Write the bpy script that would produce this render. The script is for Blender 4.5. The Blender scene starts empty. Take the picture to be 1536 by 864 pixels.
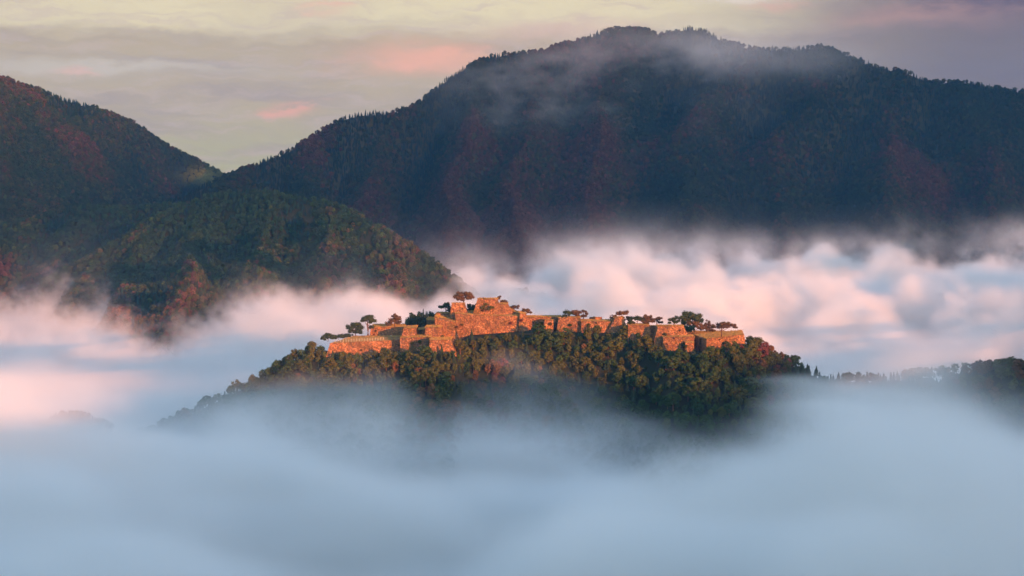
import bpy, bmesh, math, random
import numpy as np
from mathutils import Vector, Matrix, noise as mnoise

# ------------------------------------------------------------------ camera, sky, sun, exposure
S = bpy.context.scene
COL = S.collection
F = 2230.0                    # focal length in pixels of the 1536 px wide photograph
HORIZON = 256.0
CAMZ = 360.0
PITCH = math.atan((432 - HORIZON) / F)
cam = bpy.data.cameras.new('camera')
camo = bpy.data.objects.new('camera', cam)
COL.objects.link(camo)
S.camera = camo
cam.angle = 2 * math.atan(768 / F)
cam.clip_start = 1
cam.clip_end = 40000
camo.location = (0, 0, CAMZ)
camo.rotation_euler = (math.pi / 2 - PITCH, 0, 0)

SUN_EL, SUN_AZ = math.radians(8.5), math.radians(34)      # behind the camera, to its right
world = bpy.data.worlds.new("World")
S.world = world
world.use_nodes = True
SKY_STRENGTH = 0.15
sun_l = bpy.data.lights.new('sun', 'SUN')
sun_o = bpy.data.objects.new('sun', sun_l)
COL.objects.link(sun_o)
sun_l.energy = 2.8
sun_l.angle = math.radians(0.5)
sun_l.color = (1.0, 0.34, 0.10)
sd = Vector((math.sin(SUN_AZ) * math.cos(SUN_EL), -math.cos(SUN_AZ) * math.cos(SUN_EL), math.sin(SUN_EL)))
sun_o.rotation_euler = sd.to_track_quat('Z', 'Y').to_euler()
S.view_settings.view_transform = 'Standard'
S.view_settings.look = 'None'
S.view_settings.gamma = 1
S.view_settings.use_curve_mapping = False
S.view_settings.exposure = 1.85
S.cycles.volume_bounces = 8
S.cycles.max_bounces = 12
S.cycles.diffuse_bounces = 2
S.cycles.volume_step_rate = 2.0
S.cycles.use_denoising = True

random.seed(7)
RNG = np.random.default_rng(7)


class NB:
    """small helper to write shader maths as expressions"""
    def __init__(self, nt):
        self.nt = nt

    def node(self, kind, **kw):
        n = self.nt.nodes.new(kind)
        for k, v in kw.items():
            setattr(n, k, v)
        return n

    def put(self, sock, v):
        if hasattr(v, 'is_output'):
            self.nt.links.new(v, sock)
        else:
            sock.default_value = v

    def m(self, op, a, b=0.0, c=None, clamp=False):
        n = self.node('ShaderNodeMath', operation=op, use_clamp=clamp)
        self.put(n.inputs[0], a)
        self.put(n.inputs[1], b)
        if c is not None:
            self.put(n.inputs[2], c)
        return n.outputs[0]

    def mix(self, fac, a, b, mode='MIX'):
        n = self.node('ShaderNodeMix', data_type='RGBA', blend_type=mode)
        self.put(n.inputs['Factor'], fac)
        self.put(n.inputs[6], a)
        self.put(n.inputs[7], b)
        return n.outputs[2]

    def comb(self, x, y, z):
        n = self.node('ShaderNodeCombineXYZ')
        for i, v in enumerate((x, y, z)):
            self.put(n.inputs[i], v)
        return n.outputs[0]

    def noise(self, vec, scale, detail=4, rough=0.55, dist=0.0):
        n = self.node('ShaderNodeTexNoise')
        if vec is not None:
            self.nt.links.new(vec, n.inputs['Vector'])
        n.inputs['Scale'].default_value = scale
        n.inputs['Detail'].default_value = detail
        n.inputs['Roughness'].default_value = rough
        n.inputs['Distortion'].default_value = dist
        return n.outputs['Fac']

    def step(self, x, a, b):
        n = self.node('ShaderNodeMapRange', interpolation_type='SMOOTHSTEP')
        self.put(n.inputs[0], x)
        n.inputs[1].default_value = a
        n.inputs[2].default_value = b
        return n.outputs[0]


def lin(r, g, b):
    f = lambda c: (c / 255 / 12.92) if c / 255 < .04045 else ((c / 255 + .055) / 1.055) ** 2.4
    return (f(r), f(g), f(b), 1)


def build_sky():
    nt = world.node_tree
    nb = NB(nt)
    bg = nt.nodes['Background']
    sky = nb.node('ShaderNodeTexSky', sky_type='NISHITA')
    sky.sun_disc = False
    sky.sun_elevation = SUN_EL
    sky.sun_rotation = math.pi - SUN_AZ
    sky.altitude = 300
    sky.air_density = 1.0
    sky.dust_density = 0.6
    sky.ozone_density = 1.5
    tc = nb.node('ShaderNodeTexCoord')
    sp = nb.node('ShaderNodeSeparateXYZ')
    nt.links.new(tc.outputs['Generated'], sp.inputs[0])
    az = nb.m('MULTIPLY', nb.m('ARCTAN2', sp.outputs[0], sp.outputs[1]), 57.2958)      # degrees, 0 = north (+Y)
    el = nb.m('MULTIPLY', nb.m('ARCSINE', sp.outputs[2]), 57.2958)
    # gently warped cloud coordinates: long flat streaks
    wv = nb.comb(nb.m('MULTIPLY', az, .10), nb.m('MULTIPLY', el, .42), 0.0)
    warp = nb.m('SUBTRACT', nb.noise(wv, 1.6, 4), .5)
    warp2 = nb.m('SUBTRACT', nb.noise(nb.comb(nb.m('MULTIPLY', az, .5), nb.m('MULTIPLY', el, 1.1), 3.0), 1.2, 5, .6), .5)
    e2 = nb.m('ADD', el, nb.m('ADD', nb.m('MULTIPLY', warp, 1.5), nb.m('MULTIPLY', warp2, 1.1)))
    a2 = nb.m('ADD', az, nb.m('MULTIPLY', warp2, 5.0))

    def blob(px, py, sx, sy):
        a0 = math.degrees(math.atan((px - 768) / F))
        e0 = math.degrees(math.atan((HORIZON - py) / F))
        sa, se = sx / F * 57.3, sy / F * 57.3
        q = nb.m('ADD', nb.m('POWER', nb.m('DIVIDE', nb.m('SUBTRACT', a2, a0), sa), 2.0),
                 nb.m('POWER', nb.m('DIVIDE', nb.m('SUBTRACT', e2, e0), se), 2.0))
        return nb.m('EXPONENT', nb.m('MULTIPLY', q, -1.0))
    k = 1 / SKY_STRENGTH / 2 ** S.view_settings.exposure

    def rgb(r, g, b, f=1.0):
        c = lin(r, g, b)
        return (c[0] * k * f, c[1] * k * f, c[2] * k * f, 1)
    base = nb.mix(nb.step(el, 0.2, 3.0), rgb(190, 182, 144), rgb(198, 178, 150))
    base = nb.mix(nb.step(e2, 4.7, 5.6), base, rgb(236, 220, 182))
    streak = nb.step(nb.noise(nb.comb(nb.m('MULTIPLY', az, .06), nb.m('MULTIPLY', e2, .5), 7.0), 2.2, 6, .6), .38, .66)
    base = nb.mix(nb.m('MULTIPLY', streak, nb.m('SUBTRACT', .75, nb.m('MULTIPLY', nb.step(e2, 4.7, 5.5), .5))), base, rgb(178, 160, 152))
    right = nb.step(az, 4.0, 18.0)
    fine = nb.step(nb.noise(nb.comb(nb.m('MULTIPLY', az, .16), nb.m('MULTIPLY', e2, 1.7), 11.0), 2.4, 7, .62), .46, .68)
    base = nb.mix(nb.m('MULTIPLY', fine, .5), base, rgb(208, 186, 176))
    base = nb.mix(nb.m('MULTIPLY', right, .85), base, rgb(116, 106, 118))
    base = nb.mix(nb.m('MULTIPLY', blob(1530, 20, 190, 34), .8), base, rgb(98, 88, 112))
    base = nb.mix(nb.m('MULTIPLY', blob(1370, 38, 120, 20), .65), base, rgb(190, 150, 142))
    base = nb.mix(nb.m('MULTIPLY', blob(150, 108, 190, 10), .75), base, rgb(214, 200, 184))
    base = nb.mix(nb.m('MULTIPLY', blob(1105, 4, 55, 7), .8), base, rgb(236, 222, 205))
    base = nb.mix(nb.m('MULTIPLY', blob(640, 92, 105, 22), .95), base, rgb(250, 186, 158))
    base = nb.mix(nb.m('MULTIPLY', blob(830, 48, 120, 14), .5), base, rgb(214, 168, 168))
    base = nb.mix(nb.m('MULTIPLY', blob(452, 168, 30, 9), .9), base, rgb(240, 178, 158))
    base = nb.mix(nb.m('MULTIPLY', blob(482, 20, 24, 7), .7), base, rgb(240, 190, 170))
    base = nb.mix(nb.m('MULTIPLY', blob(1150, 14, 40, 7), .5), base, rgb(232, 178, 165))
    base = nb.mix(nb.m('MULTIPLY', blob(130, 114, 26, 4), .7), base, rgb(236, 190, 175))
    # cloud deck lies low over the mountains in front; clear Nishita sky above and all round
    low = nb.m('SUBTRACT', 1.0, nb.step(el, 12.0, 32.0))
    front = nb.m('SUBTRACT', 1.0, nb.step(nb.m('ABSOLUTE', az), 70.0, 120.0))
    col = nb.mix(nb.m('MULTIPLY', low, front), sky.outputs[0], base)
    nt.links.new(col, bg.inputs[0])
    bg.inputs[1].default_value = SKY_STRENGTH


build_sky()


# ------------------------------------------------------------------ geometry helpers
CP, SP = math.cos(PITCH), math.sin(PITCH)


def ray(px, py):
    u, v = (px - 768) / F, (432 - py) / F
    return (u, CP + v * SP, -SP + v * CP)


def at(px, py, Y):
    """the place at depth Y that stands at that spot of the photograph"""
    d = ray(px, py)
    t = Y / d[1]
    return Vector((d[0] * t, Y, CAMZ + d[2] * t))


def to_px(x, y, z):
    dz = z - CAMZ
    f = y * CP - dz * SP
    return 768 + F * x / f, 432 - F * (y * SP + dz * CP) / f


def link(name, me, mat=None, parent=None):
    o = bpy.data.objects.new(name, me)
    COL.objects.link(o)
    if mat:
        me.materials.append(mat)
    if parent:
        o.parent = parent
    return o


def mesh_from(name, verts, faces, smooth=False):
    me = bpy.data.meshes.new(name)
    me.from_pydata([tuple(map(float, v)) for v in verts], [], [tuple(map(int, f)) for f in faces])
    me.update()
    if smooth:
        me.polygons.foreach_set('use_smooth', [True] * len(me.polygons))
    return me


def tag(o, label=None, cat=None, group=None, kind=None):
    for k, v in (('label', label), ('category', cat), ('group', group), ('kind', kind)):
        if v:
            o[k] = v
    return o


def grid_mesh(name, P, smooth=True):
    """P: (n, m, 3) array of points"""
    n, m = P.shape[:2]
    me = bpy.data.meshes.new(name)
    idx = np.arange(n * m).reshape(n, m)
    q = np.stack([idx[:-1, :-1], idx[1:, :-1], idx[1:, 1:], idx[:-1, 1:]], -1).reshape(-1, 4)
    me.vertices.add(n * m)
    me.vertices.foreach_set('co', P.reshape(-1).astype(np.float32))
    me.loops.add(q.size)
    me.loops.foreach_set('vertex_index', q.ravel().astype(np.int32))
    me.polygons.add(len(q))
    me.polygons.foreach_set('loop_start', np.arange(0, q.size, 4, dtype=np.int32))
    me.update(calc_edges=True)
    if smooth:
        me.polygons.foreach_set('use_smooth', np.ones(len(q), dtype=bool))
    return me


def fft_noise(shape, beta, seed, stretch=None, k0=0.0):
    r = np.random.default_rng(seed)
    f = np.fft.rfftn(r.standard_normal(shape).astype(np.float32))
    stretch = stretch or (1,) * len(shape)
    ks = [np.fft.fftfreq(n) * n for n in shape[:-1]] + [np.fft.rfftfreq(shape[-1]) * shape[-1]]
    k2 = 0
    for i, k in enumerate(ks):
        sh = [1] * len(shape)
        sh[i] = len(k)
        k2 = k2 + (k.reshape(sh) * stretch[i]) ** 2
    k2 = np.maximum(k2, 0.5) + k0 * k0
    f = f * k2 ** (-beta / 2)
    f.flat[0] = 0
    o = np.fft.irfftn(f, s=shape, axes=tuple(range(len(shape))))
    return (o / o.std()).astype(np.float32)


def sstep(x, a, b):
    t = np.clip((x - a) / (b - a), 0, 1)
    return t * t * (3 - 2 * t)


N2 = fft_noise((512, 512), 2.0, 3)
N2b = fft_noise((512, 512), 1.6, 4)


def noise2(x, y, size, N=N2):
    """periodic smooth 2-D noise; size = metres per full tile"""
    u, v = (np.asarray(x) / size * 512) % 512, (np.asarray(y) / size * 512) % 512
    i, j = np.floor(u).astype(int), np.floor(v).astype(int)
    a, b = u - i, v - j
    i, j = i % 512, j % 512
    i1, j1 = (i + 1) % 512, (j + 1) % 512
    return (N[i, j] * (1 - a) * (1 - b) + N[i1, j] * a * (1 - b) + N[i, j1] * (1 - a) * b + N[i1, j1] * a * b)


# ------------------------------------------------------------------ materials
def base_mat(name):
    m = bpy.data.materials.new(name)
    m.use_nodes = True
    b = m.node_tree.nodes['Principled BSDF']
    b.inputs['Roughness'].default_value = .9
    b.inputs['Specular IOR Level'].default_value = .1
    return m, NB(m.node_tree), b


def ground_mat(name, c1, c2, scale):
    m, nb, b = base_mat(name)
    geo = nb.node('ShaderNodeNewGeometry')
    f = nb.noise(geo.outputs['Position'], scale, 6, .65)
    nb.put(b.inputs['Base Color'], nb.mix(nb.step(f, .35, .65), c1, c2))
    return m


def leaf_mat(name, c1, c2, c3):
    """leaves: each tree its own shade, each clump a little different"""
    m, nb, b = base_mat(name)
    oi = nb.node('ShaderNodeObjectInfo')
    tc = nb.node('ShaderNodeTexCoord')
    f = nb.noise(tc.outputs['Object'], .55, 3, .6)
    col = nb.mix(oi.outputs['Random'], c1, c2)
    col = nb.mix(nb.m('MULTIPLY', nb.step(f, .45, .75), .7), col, c3)
    nb.put(b.inputs['Base Color'], col)
    return m


def forest_mat():
    """far woods: colour carried by each tree of the wood"""
    m, nb, b = base_mat('forest_leaves')
    a = nb.node('ShaderNodeAttribute', attribute_type='INSTANCER', attribute_name='tint')
    tc = nb.node('ShaderNodeTexCoord')
    f = nb.noise(tc.outputs['Object'], 1.3, 3, .6)
    v = nb.m('ADD', .6, nb.m('MULTIPLY', f, .8))
    n = nb.node('ShaderNodeVectorMath', operation='SCALE')
    nb.put(n.inputs[0], a.outputs['Color'])
    nb.put(n.inputs['Scale'], v)
    nb.put(b.inputs['Base Color'], n.outputs[0])
    return m


def stone_mat(name, warm=1.05, moss=.6, seed=0.0):
    m, nb, b = base_mat(name)
    tc = nb.node('ShaderNodeNewGeometry')
    mp = nb.node('ShaderNodeMapping')
    nb.put(mp.inputs[0], tc.outputs['Position'])
    mp.inputs['Scale'].default_value = (1.15, 1.15, 1.55)
    mp.inputs['Location'].default_value = (seed, seed * .7, 0)
    vo = nb.node('ShaderNodeTexVoronoi', feature='F1')
    nb.put(vo.inputs['Vector'], mp.outputs[0])
    vo.inputs['Scale'].default_value = 1.0
    ed = nb.node('ShaderNodeTexVoronoi', feature='DISTANCE_TO_EDGE')
    nb.put(ed.inputs['Vector'], mp.outputs[0])
    ed.inputs['Scale'].default_value = 1.0
    sp = nb.node('ShaderNodeSeparateColor')
    nb.put(sp.inputs[0], vo.outputs['Color'])
    c = nb.mix(sp.outputs[0], (.22 * warm, .085 * warm, .034, 1), (.62 * warm, .26 * warm, .095, 1))
    c = nb.mix(nb.m('MULTIPLY', nb.m('GREATER_THAN', sp.outputs[1], .82), .6), c, (.68, .38, .19, 1))
    c = nb.mix(nb.m('MULTIPLY', nb.m('GREATER_THAN', sp.outputs[2], .80), .7), c, (.13, .075, .05, 1))
    joint = nb.m('SUBTRACT', 1.0, nb.step(ed.outputs['Distance'], .02, .13))
    c = nb.mix(nb.m('MULTIPLY', joint, .75), c, (.06, .045, .03, 1))
    ms = nb.noise(tc.outputs['Position'], .16, 5, .7)
    c = nb.mix(nb.m('MULTIPLY', nb.step(ms, .48, .64), moss), c, (.085, .07, .022, 1))
    ms2 = nb.noise(tc.outputs['Position'], .31, 5, .65)
    c = nb.mix(nb.m('MULTIPLY', nb.step(ms2, .52, .66), .6), c, (.20, .075, .04, 1))
    ms3 = nb.noise(tc.outputs['Position'], .07, 3, .6)
    c = nb.mix(nb.m('MULTIPLY', nb.step(ms3, .42, .7), .45), c, (.12, .06, .03, 1))
    nb.put(b.inputs['Base Color'], c)
    bp = nb.node('ShaderNodeBump')
    bp.inputs['Strength'].default_value = .8
    bp.inputs['Distance'].default_value = .35
    nb.put(bp.inputs['Height'], nb.m('ADD', nb.m('MULTIPLY', nb.step(ed.outputs['Distance'], 0, .22), .7), nb.m('MULTIPLY', sp.outputs[1], .45)))
    nb.put(b.inputs['Normal'], bp.outputs[0])
    return m


M_GRASS = ground_mat('dry_grass', (.26, .17, .045, 1), (.48, .28, .075, 1), .35)
M_SOIL = ground_mat('forest_soil', (.022, .028, .012, 1), (.034, .030, .014, 1), .12)
M_FLOOR = ground_mat('valley_floor', (.05, .07, .03, 1), (.10, .09, .05, 1), .01)
M_STONE = stone_mat('ruin_stone')
M_STONE2 = stone_mat('mossy_ruin_stone', 1.0, .9, 31.0)
M_BARK = ground_mat('bark', (.09, .05, .03, 1), (.17, .09, .055, 1), 1.5)
M_GREEN = leaf_mat('green_leaves', (.028, .056, .015, 1), (.056, .078, .018, 1), (.075, .078, .017, 1))
M_OLIVE = leaf_mat('olive_leaves', (.062, .074, .017, 1), (.090, .084, .018, 1), (.10, .072, .016, 1))
M_RED = leaf_mat('red_leaves', (.13, .035, .022, 1), (.15, .05, .035, 1), (.11, .05, .022, 1))
M_ORANGE = leaf_mat('orange_leaves', (.15, .065, .02, 1), (.12, .065, .024, 1), (.10, .07, .02, 1))
M_PINE = leaf_mat('pine_needles', (.030, .050, .018, 1), (.045, .060, .020, 1), (.06, .055, .022, 1))
M_RUST = leaf_mat('rusty_brown_leaves', (.085, .055, .026, 1), (.11, .065, .03, 1), (.13, .06, .03, 1))
M_CEDAR = leaf_mat('cedar_needles', (.030, .048, .022, 1), (.04, .06, .025, 1), (.05, .06, .025, 1))
M_FOREST = forest_mat()

# ------------------------------------------------------------------ terrain
GROUND_Z = 90.0
gme = mesh_from('ground', [(-6500, -3000, GROUND_Z), (6500, -3000, GROUND_Z), (6500, 5200, GROUND_Z), (-6500, 5200, GROUND_Z)], [(0, 1, 2, 3)])
tag(link('ground', gme, M_FLOOR), 'valley floor under the sea of fog', kind='structure')


class Slope:
    """a mountain swept from its skyline: s runs along the ridge, t from behind the ridge (-) down its face (+)"""

    def __init__(self, sil, depth, length, drop, shift=0.0, spurs=(), spur_depth=0.0, rough=12.0, tile=900.0, tree_h=8.0, ns=300, nt=140, prof=.95, back=.35):
        px = np.linspace(sil[0][0], sil[-1][0], ns)
        py = np.interp(px, [a for a, _ in sil], [b for _, b in sil])
        ker = np.array([1, 2, 3, 2, 1]) / 9
        py = np.convolve(np.pad(py, 2, mode='edge'), ker, 'valid')
        Y = np.interp(px, [a for a, _ in depth], [b for _, b in depth])
        R = np.array([at(a, b, c) for a, b, c in zip(px, py, Y)])
        R[:, 2] -= tree_h
        t = np.concatenate([np.linspace(-back, 0, int(nt * .15), endpoint=False), np.linspace(0, 1, nt)])
        T = t[None, :]
        W = R[:, None, :] + np.zeros((ns, len(t), 1))
        dx = shift * length
        W = W.copy()
        W[:, :, 0] += T * dx
        W[:, :, 1] -= T * length
        zdrop = np.where(T > 0, np.abs(T) ** prof, np.abs(T) * 1.1) * drop
        W[:, :, 2] -= zdrop
        fade = sstep(np.broadcast_to(T, (ns, len(t))), 0.0, .16)
        if spurs:
            # spur lines: (px at the ridge, px at the foot, crest strength)
            sp = np.array([[a * (1 - np.clip(tt, 0, 1)) + b * np.clip(tt, 0, 1) for tt in t] for a, b in spurs])
            P = px[:, None] + 26 * noise2(W[:, :, 0], W[:, :, 1], 1400)
            d = np.full(P.shape, 1e9)
            for i in range(len(spurs)):
                d = np.minimum(d, np.abs(P - sp[i][None, :]))
            gap = 70.0
            W[:, :, 2] -= spur_depth * fade * np.clip(d / gap, 0, 1.5) ** .85 * (.55 + .45 * np.clip(T, 0, 1))
        W[:, :, 2] += fade * (rough * noise2(W[:, :, 0], W[:, :, 1], tile) + rough * .45 * noise2(W[:, :, 0] + 99, W[:, :, 1], tile * .3, N2b))
        self.P = W
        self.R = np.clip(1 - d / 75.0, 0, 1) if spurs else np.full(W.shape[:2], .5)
        self.t = t
        self.px = px

    def build(self, name, label):
        return tag(link(name, grid_mesh(name, self.P), M_SOIL), label, kind='structure')

    def scatter(self, spacing, seed=0, tmax=1.0, tmin=-.06):
        """jittered points over the face"""
        r = np.random.default_rng(seed)
        P = self.P
        n, m = P.shape[:2]
        e1 = np.linalg.norm(P[1:, :-1] - P[:-1, :-1], axis=2)
        e2 = np.linalg.norm(P[:-1, 1:] - P[:-1, :-1], axis=2)
        area = e1 * e2
        tt = self.t[:-1][None, :]
        area = np.where((tt < tmin) | (tt > tmax), 0, area)
        cnt = int(area.sum() / spacing ** 2)
        cdf = np.cumsum(area.ravel())
        k = np.searchsorted(cdf, r.random(cnt) * cdf[-1])
        i, j = k // (m - 1), k % (m - 1)
        a, b = r.random((cnt, 1)), r.random((cnt, 1))
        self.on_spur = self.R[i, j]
        return (P[i, j] * (1 - a) * (1 - b) + P[i + 1, j] * a * (1 - b) + P[i, j + 1] * (1 - a) * b + P[i + 1, j + 1] * a * b)


MAIN = Slope([(150, 330), (250, 300), (335, 262), (380, 243), (420, 228), (445, 215), (470, 200), (490, 188), (510, 175), (540, 167), (590, 165), (620, 155), (640, 140),
              (670, 115), (690, 103), (705, 92), (730, 82), (760, 77), (790, 75), (820, 72), (840, 62), (870, 57), (900, 45), (930, 38), (965, 39),
              (985, 48), (1005, 47), (1030, 38), (1060, 42), (1080, 55), (1110, 65), (1150, 70), (1200, 68), (1240, 66), (1270, 77), (1310, 95),
              (1360, 105), (1400, 120), (1440, 118), (1480, 125), (1536, 135), (1700, 160), (1900, 200)],
             [(150, 2300), (335, 2500), (600, 2800), (950, 3050), (1300, 2950), (1900, 2700)], 950, 520, shift=-.06,
             spurs=[(330, 330), (470, 420), (610, 500), (765, 690), (860, 800), (965, 880), (1085, 985), (1190, 1060), (1300, 1230), (1410, 1350), (1530, 1480), (1680, 1640)],
             spur_depth=88, rough=10, tile=1000, ns=420, nt=190)
LEFT = Slope([(-500, 20), (-200, 62), (0, 112), (50, 128), (100, 147), (150, 160), (200, 180), (250, 215), (300, 240), (335, 258), (400, 292), (520, 350)],
             [(-500, 2300), (0, 2650), (335, 3250), (520, 3500)], 1100, 480, shift=.22,
             spurs=[(-300, -420), (-120, -230), (20, -80), (130, 60), (215, 190), (290, 300), (380, 420)], spur_depth=48, rough=12, tile=900, ns=260, nt=170)
SPUR = Slope([(60, 420), (150, 372), (230, 325), (270, 305), (310, 291), (360, 282), (400, 283), (450, 290), (500, 300), (540, 318), (580, 340), (620, 365), (660, 393), (700, 425), (760, 470)],
             [(60, 1950), (300, 1950), (500, 1850), (760, 1750)], 330, 170, shift=.05,
             spurs=[(150, 140), (240, 205), (330, 310), (420, 440), (520, 560), (640, 700)], spur_depth=46, rough=9, tile=420, tree_h=7, ns=240, nt=90)
SPUR2 = Slope([(-300, 330), (-100, 325), (0, 330), (60, 320), (130, 305), (200, 308), (260, 302), (300, 310), (360, 335), (420, 370)],
              [(-300, 2100), (420, 2350)], 480, 220, shift=-.05,
              spurs=[(-200, -260), (-60, -90), (60, 20), (150, 130), (250, 240)], spur_depth=34, rough=7, tile=500, tree_h=7, ns=200, nt=90)
MAIN.build('mountain', 'broad wooded mountain closing the valley behind the fog')
LEFT.build('mountain', 'wooded mountain sloping down to the saddle')
SPUR.build('hill', 'low wooded spur above the fog in front of the saddle')
SPUR2.build('hill', 'wooded spur at the foot of the sloping mountain')

# the ridge behind the viewpoint: it keeps the near fog out of the low sun
xs = np.linspace(-2600, 3600, 160)
ys = np.linspace(-1500, 250, 60)
XX, YY = np.meshgrid(xs, ys, indexing='ij')
crest = 503 - 22 * sstep(XX, 1050, 1150) + 36 * sstep(XX, 1160, 1230) - 34 * (1 - sstep(XX, 560, 860)) + 5 * noise2(XX, 0 * XX, 1400) + 2 * noise2(XX, YY, 500)
prof = np.where(YY < -500, 1 - ((YY + 500) / 1000) ** 2, 1 - np.clip((YY + 500) / 740, 0, 1) ** 1.0)
ZZ = GROUND_Z - 5 + (crest - GROUND_Z) * np.clip(prof, 0, 1)
RIDGE = np.stack([XX, YY, ZZ], -1)
tag(link('hill', grid_mesh('viewpoint_ridge', RIDGE), M_SOIL), 'wooded ridge behind the viewpoint', kind='structure')

# castle hill ---------------------------------------------------------------
# (px, py of the ground, depth of the crest, wall stands here)
CREST = [(-200, 760, 1040), (0, 735, 1040), (120, 700, 1040), (220, 655, 1040), (300, 615, 1040), (340, 597, 1040), (400, 565, 1040), (440, 541, 1040), (470, 531, 1040), (495, 535, 1038),
         (530, 536, 1040), (600, 530, 1036), (640, 532, 1018), (682, 530, 1020), (698, 508, 1056), (750, 502, 1066), (800, 499, 1062), (870, 500, 1058),
         (940, 500, 1052), (975, 510, 1036), (1000, 528, 1012), (1060, 531, 1008), (1115, 516, 1024), (1150, 532, 1030), (1200, 556, 1030), (1240, 573, 1025),
         (1300, 574, 1010), (1400, 566, 985), (1450, 556, 945), (1536, 551, 915), (1650, 548, 890), (1900, 560, 860)]
CR = np.array([tuple(at(a, b, c)) for a, b, c in CREST])


def hill_z(x, y):
    x, y = np.asarray(x, float), np.asarray(y, float)
    k = np.argsort(CR[:, 0])
    yc = np.interp(x, CR[k, 0], CR[k, 1])
    zc = np.interp(x, CR[k, 0], CR[k, 2])
    f = yc - y                                            # distance in front of the crest
    front = np.where(f > 0, f * .78 + 4.5 * noise2(x, y, 260) * sstep(f, 0, 35) + 10 * np.abs(noise2(x * 1.0 + 40, y * .25, 420)) * sstep(f, 5, 70), 0)
    inside = sstep(x, -150, -118) * (1 - sstep(x, 160, 182))
    b = np.clip(-f - (3 + 52 * inside), 0, None)
    z = zc - front - np.where(b > 0, b * .62, 0)
    return np.maximum(z, GROUND_Z - 8)


hx = np.linspace(-520, 760, 260)
hy = np.linspace(740, 1420, 170)
HX, HY = np.meshgrid(hx, hy, indexing='ij')
tag(link('hill', grid_mesh('castle_hill', np.stack([HX, HY, hill_z(HX, HY)], -1)), M_SOIL), 'wooded hill that carries the castle ruins', kind='structure')


# two knolls whose treetops break the fog
def knoll(cx, cy, top, rx, ry, label):
    a = np.linspace(0, 2 * math.pi, 40)
    r = np.linspace(0.02, 1, 14)
    A, Rr = np.meshgrid(a, r, indexing='ij')
    X, Y = cx + rx * Rr * np.cos(A), cy + ry * Rr * np.sin(A)
    Z = GROUND_Z - 3 + (top - GROUND_Z) * np.cos(Rr * math.pi / 2) ** .8 + 2.5 * noise2(X, Y, 160) * (1 - Rr)
    P = np.stack([X, Y, Z], -1)
    tag(link('hill', grid_mesh('knoll', P), M_SOIL), label, kind='structure')
    return P


ka, kb = at(112, 618, 1010), at(775, 436, 1750)
KNOLLS = [knoll(ka.x, ka.y, ka.z - 3, 80, 34, 'low wooded knoll breaking through the near fog'),
          knoll(kb.x, kb.y, kb.z - 6, 170, 120, 'low wooded knoll just clear of the fog behind the castle')]


# ------------------------------------------------------------------ trees
def lump(rng, c, r, sub=1, rough=.25):
    """verts and faces of an uneven leafy mass"""
    bm = bmesh.new()
    bmesh.ops.create_icosphere(bm, subdivisions=sub, radius=1.0)
    off = Vector(rng.uniform(-50, 50, 3))
    V = []
    for v in bm.verts:
        d = v.co.normalized()
        k = 1 + rough * 1.6 * mnoise.noise(d * 1.9 + off) + rough * rng.uniform(-.5, .5)
        V.append((c[0] + d.x * r[0] * k, c[1] + d.y * r[1] * k, c[2] + d.z * r[2] * k))
    Fc = [[q.index for q in f.verts] for f in bm.faces]
    bm.free()
    return V, Fc


def leaves(rng, c, r, n, size, V, Fc):
    """leaf-sized faces through the outer part of a clump"""
    for _ in range(n):
        d = rng.normal(size=3)
        d /= np.linalg.norm(d)
        if d[2] < -.6:
            d[2] *= -1
        p = np.array(c) + d * np.array(r) * rng.uniform(.75, 1.22)
        nrm = d + rng.normal(size=3) * .55
        nrm /= np.linalg.norm(nrm)
        a = np.cross(nrm, rng.normal(size=3))
        a /= np.linalg.norm(a) + 1e-6
        b = np.cross(nrm, a)
        s = size * rng.uniform(.6, 1.3)
        k = len(V)
        V += [tuple(p + a * s * .6), tuple(p + b * s * .45), tuple(p - a * s * .6), tuple(p - b * s * .45)]
        Fc.append([k, k + 1, k + 2, k + 3])


def merge(V, Fc, v, f):
    k = len(V)
    V += v
    Fc += [[i + k for i in q] for q in f]


def tube(V, Fc, pts, radii, n=7):
    k = len(V)
    for i, p in enumerate(pts):
        d = Vector(pts[min(i + 1, len(pts) - 1)]) - Vector(pts[max(i - 1, 0)])
        q = d.to_track_quat('Z', 'Y')
        for j in range(n):
            a = 2 * math.pi * j / n
            V.append(tuple(Vector(p) + q @ Vector((math.cos(a) * radii[i], math.sin(a) * radii[i], 0))))
    for i in range(len(pts) - 1):
        for j in range(n):
            a, b = k + i * n + j, k + i * n + (j + 1) % n
            Fc.append([a, b, b + n, a + n])
    Fc.append([k + (len(pts) - 1) * n + j for j in range(n)])


def broadleaf(seed, nleaf=64, sub=1):
    """unit tree 1 m tall: (trunk mesh, crown mesh)"""
    rng = np.random.default_rng(seed)
    V, Fc, TV, TF = [], [], [], []
    w = rng.uniform(.26, .42)
    tube(TV, TF, [(0, 0, -.12), (.01, 0, .2), (rng.uniform(-.03, .03), rng.uniform(-.03, .03), .5), (0, 0, .8)], [.035, .028, .02, .008])
    n = 13
    for i in range(n):
        h = .30 + .62 * (i + .5) / n
        rad = w * math.sin(math.pi * min(.95, (h - .18) / .86)) ** .7
        a = i * 2.4 + rng.uniform(-.4, .4)
        rr = rad * rng.uniform(.45, .95) if i < n - 1 else 0
        c = (rr * math.cos(a), rr * math.sin(a), h)
        r = rng.uniform(.11, .18)
        tube(TV, TF, [(0, 0, h - .18), (c[0] * .6, c[1] * .6, h - .06), c], [.014, .009, .004], 5)
        merge(V, Fc, *lump(rng, c, (r * .78, r * .78, r * .62), sub, .5))
        leaves(rng, c, (r, r, r * .85), nleaf, .068, V, Fc)
    return mesh_from('trunk', TV, TF), mesh_from('crown', V, Fc)


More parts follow.
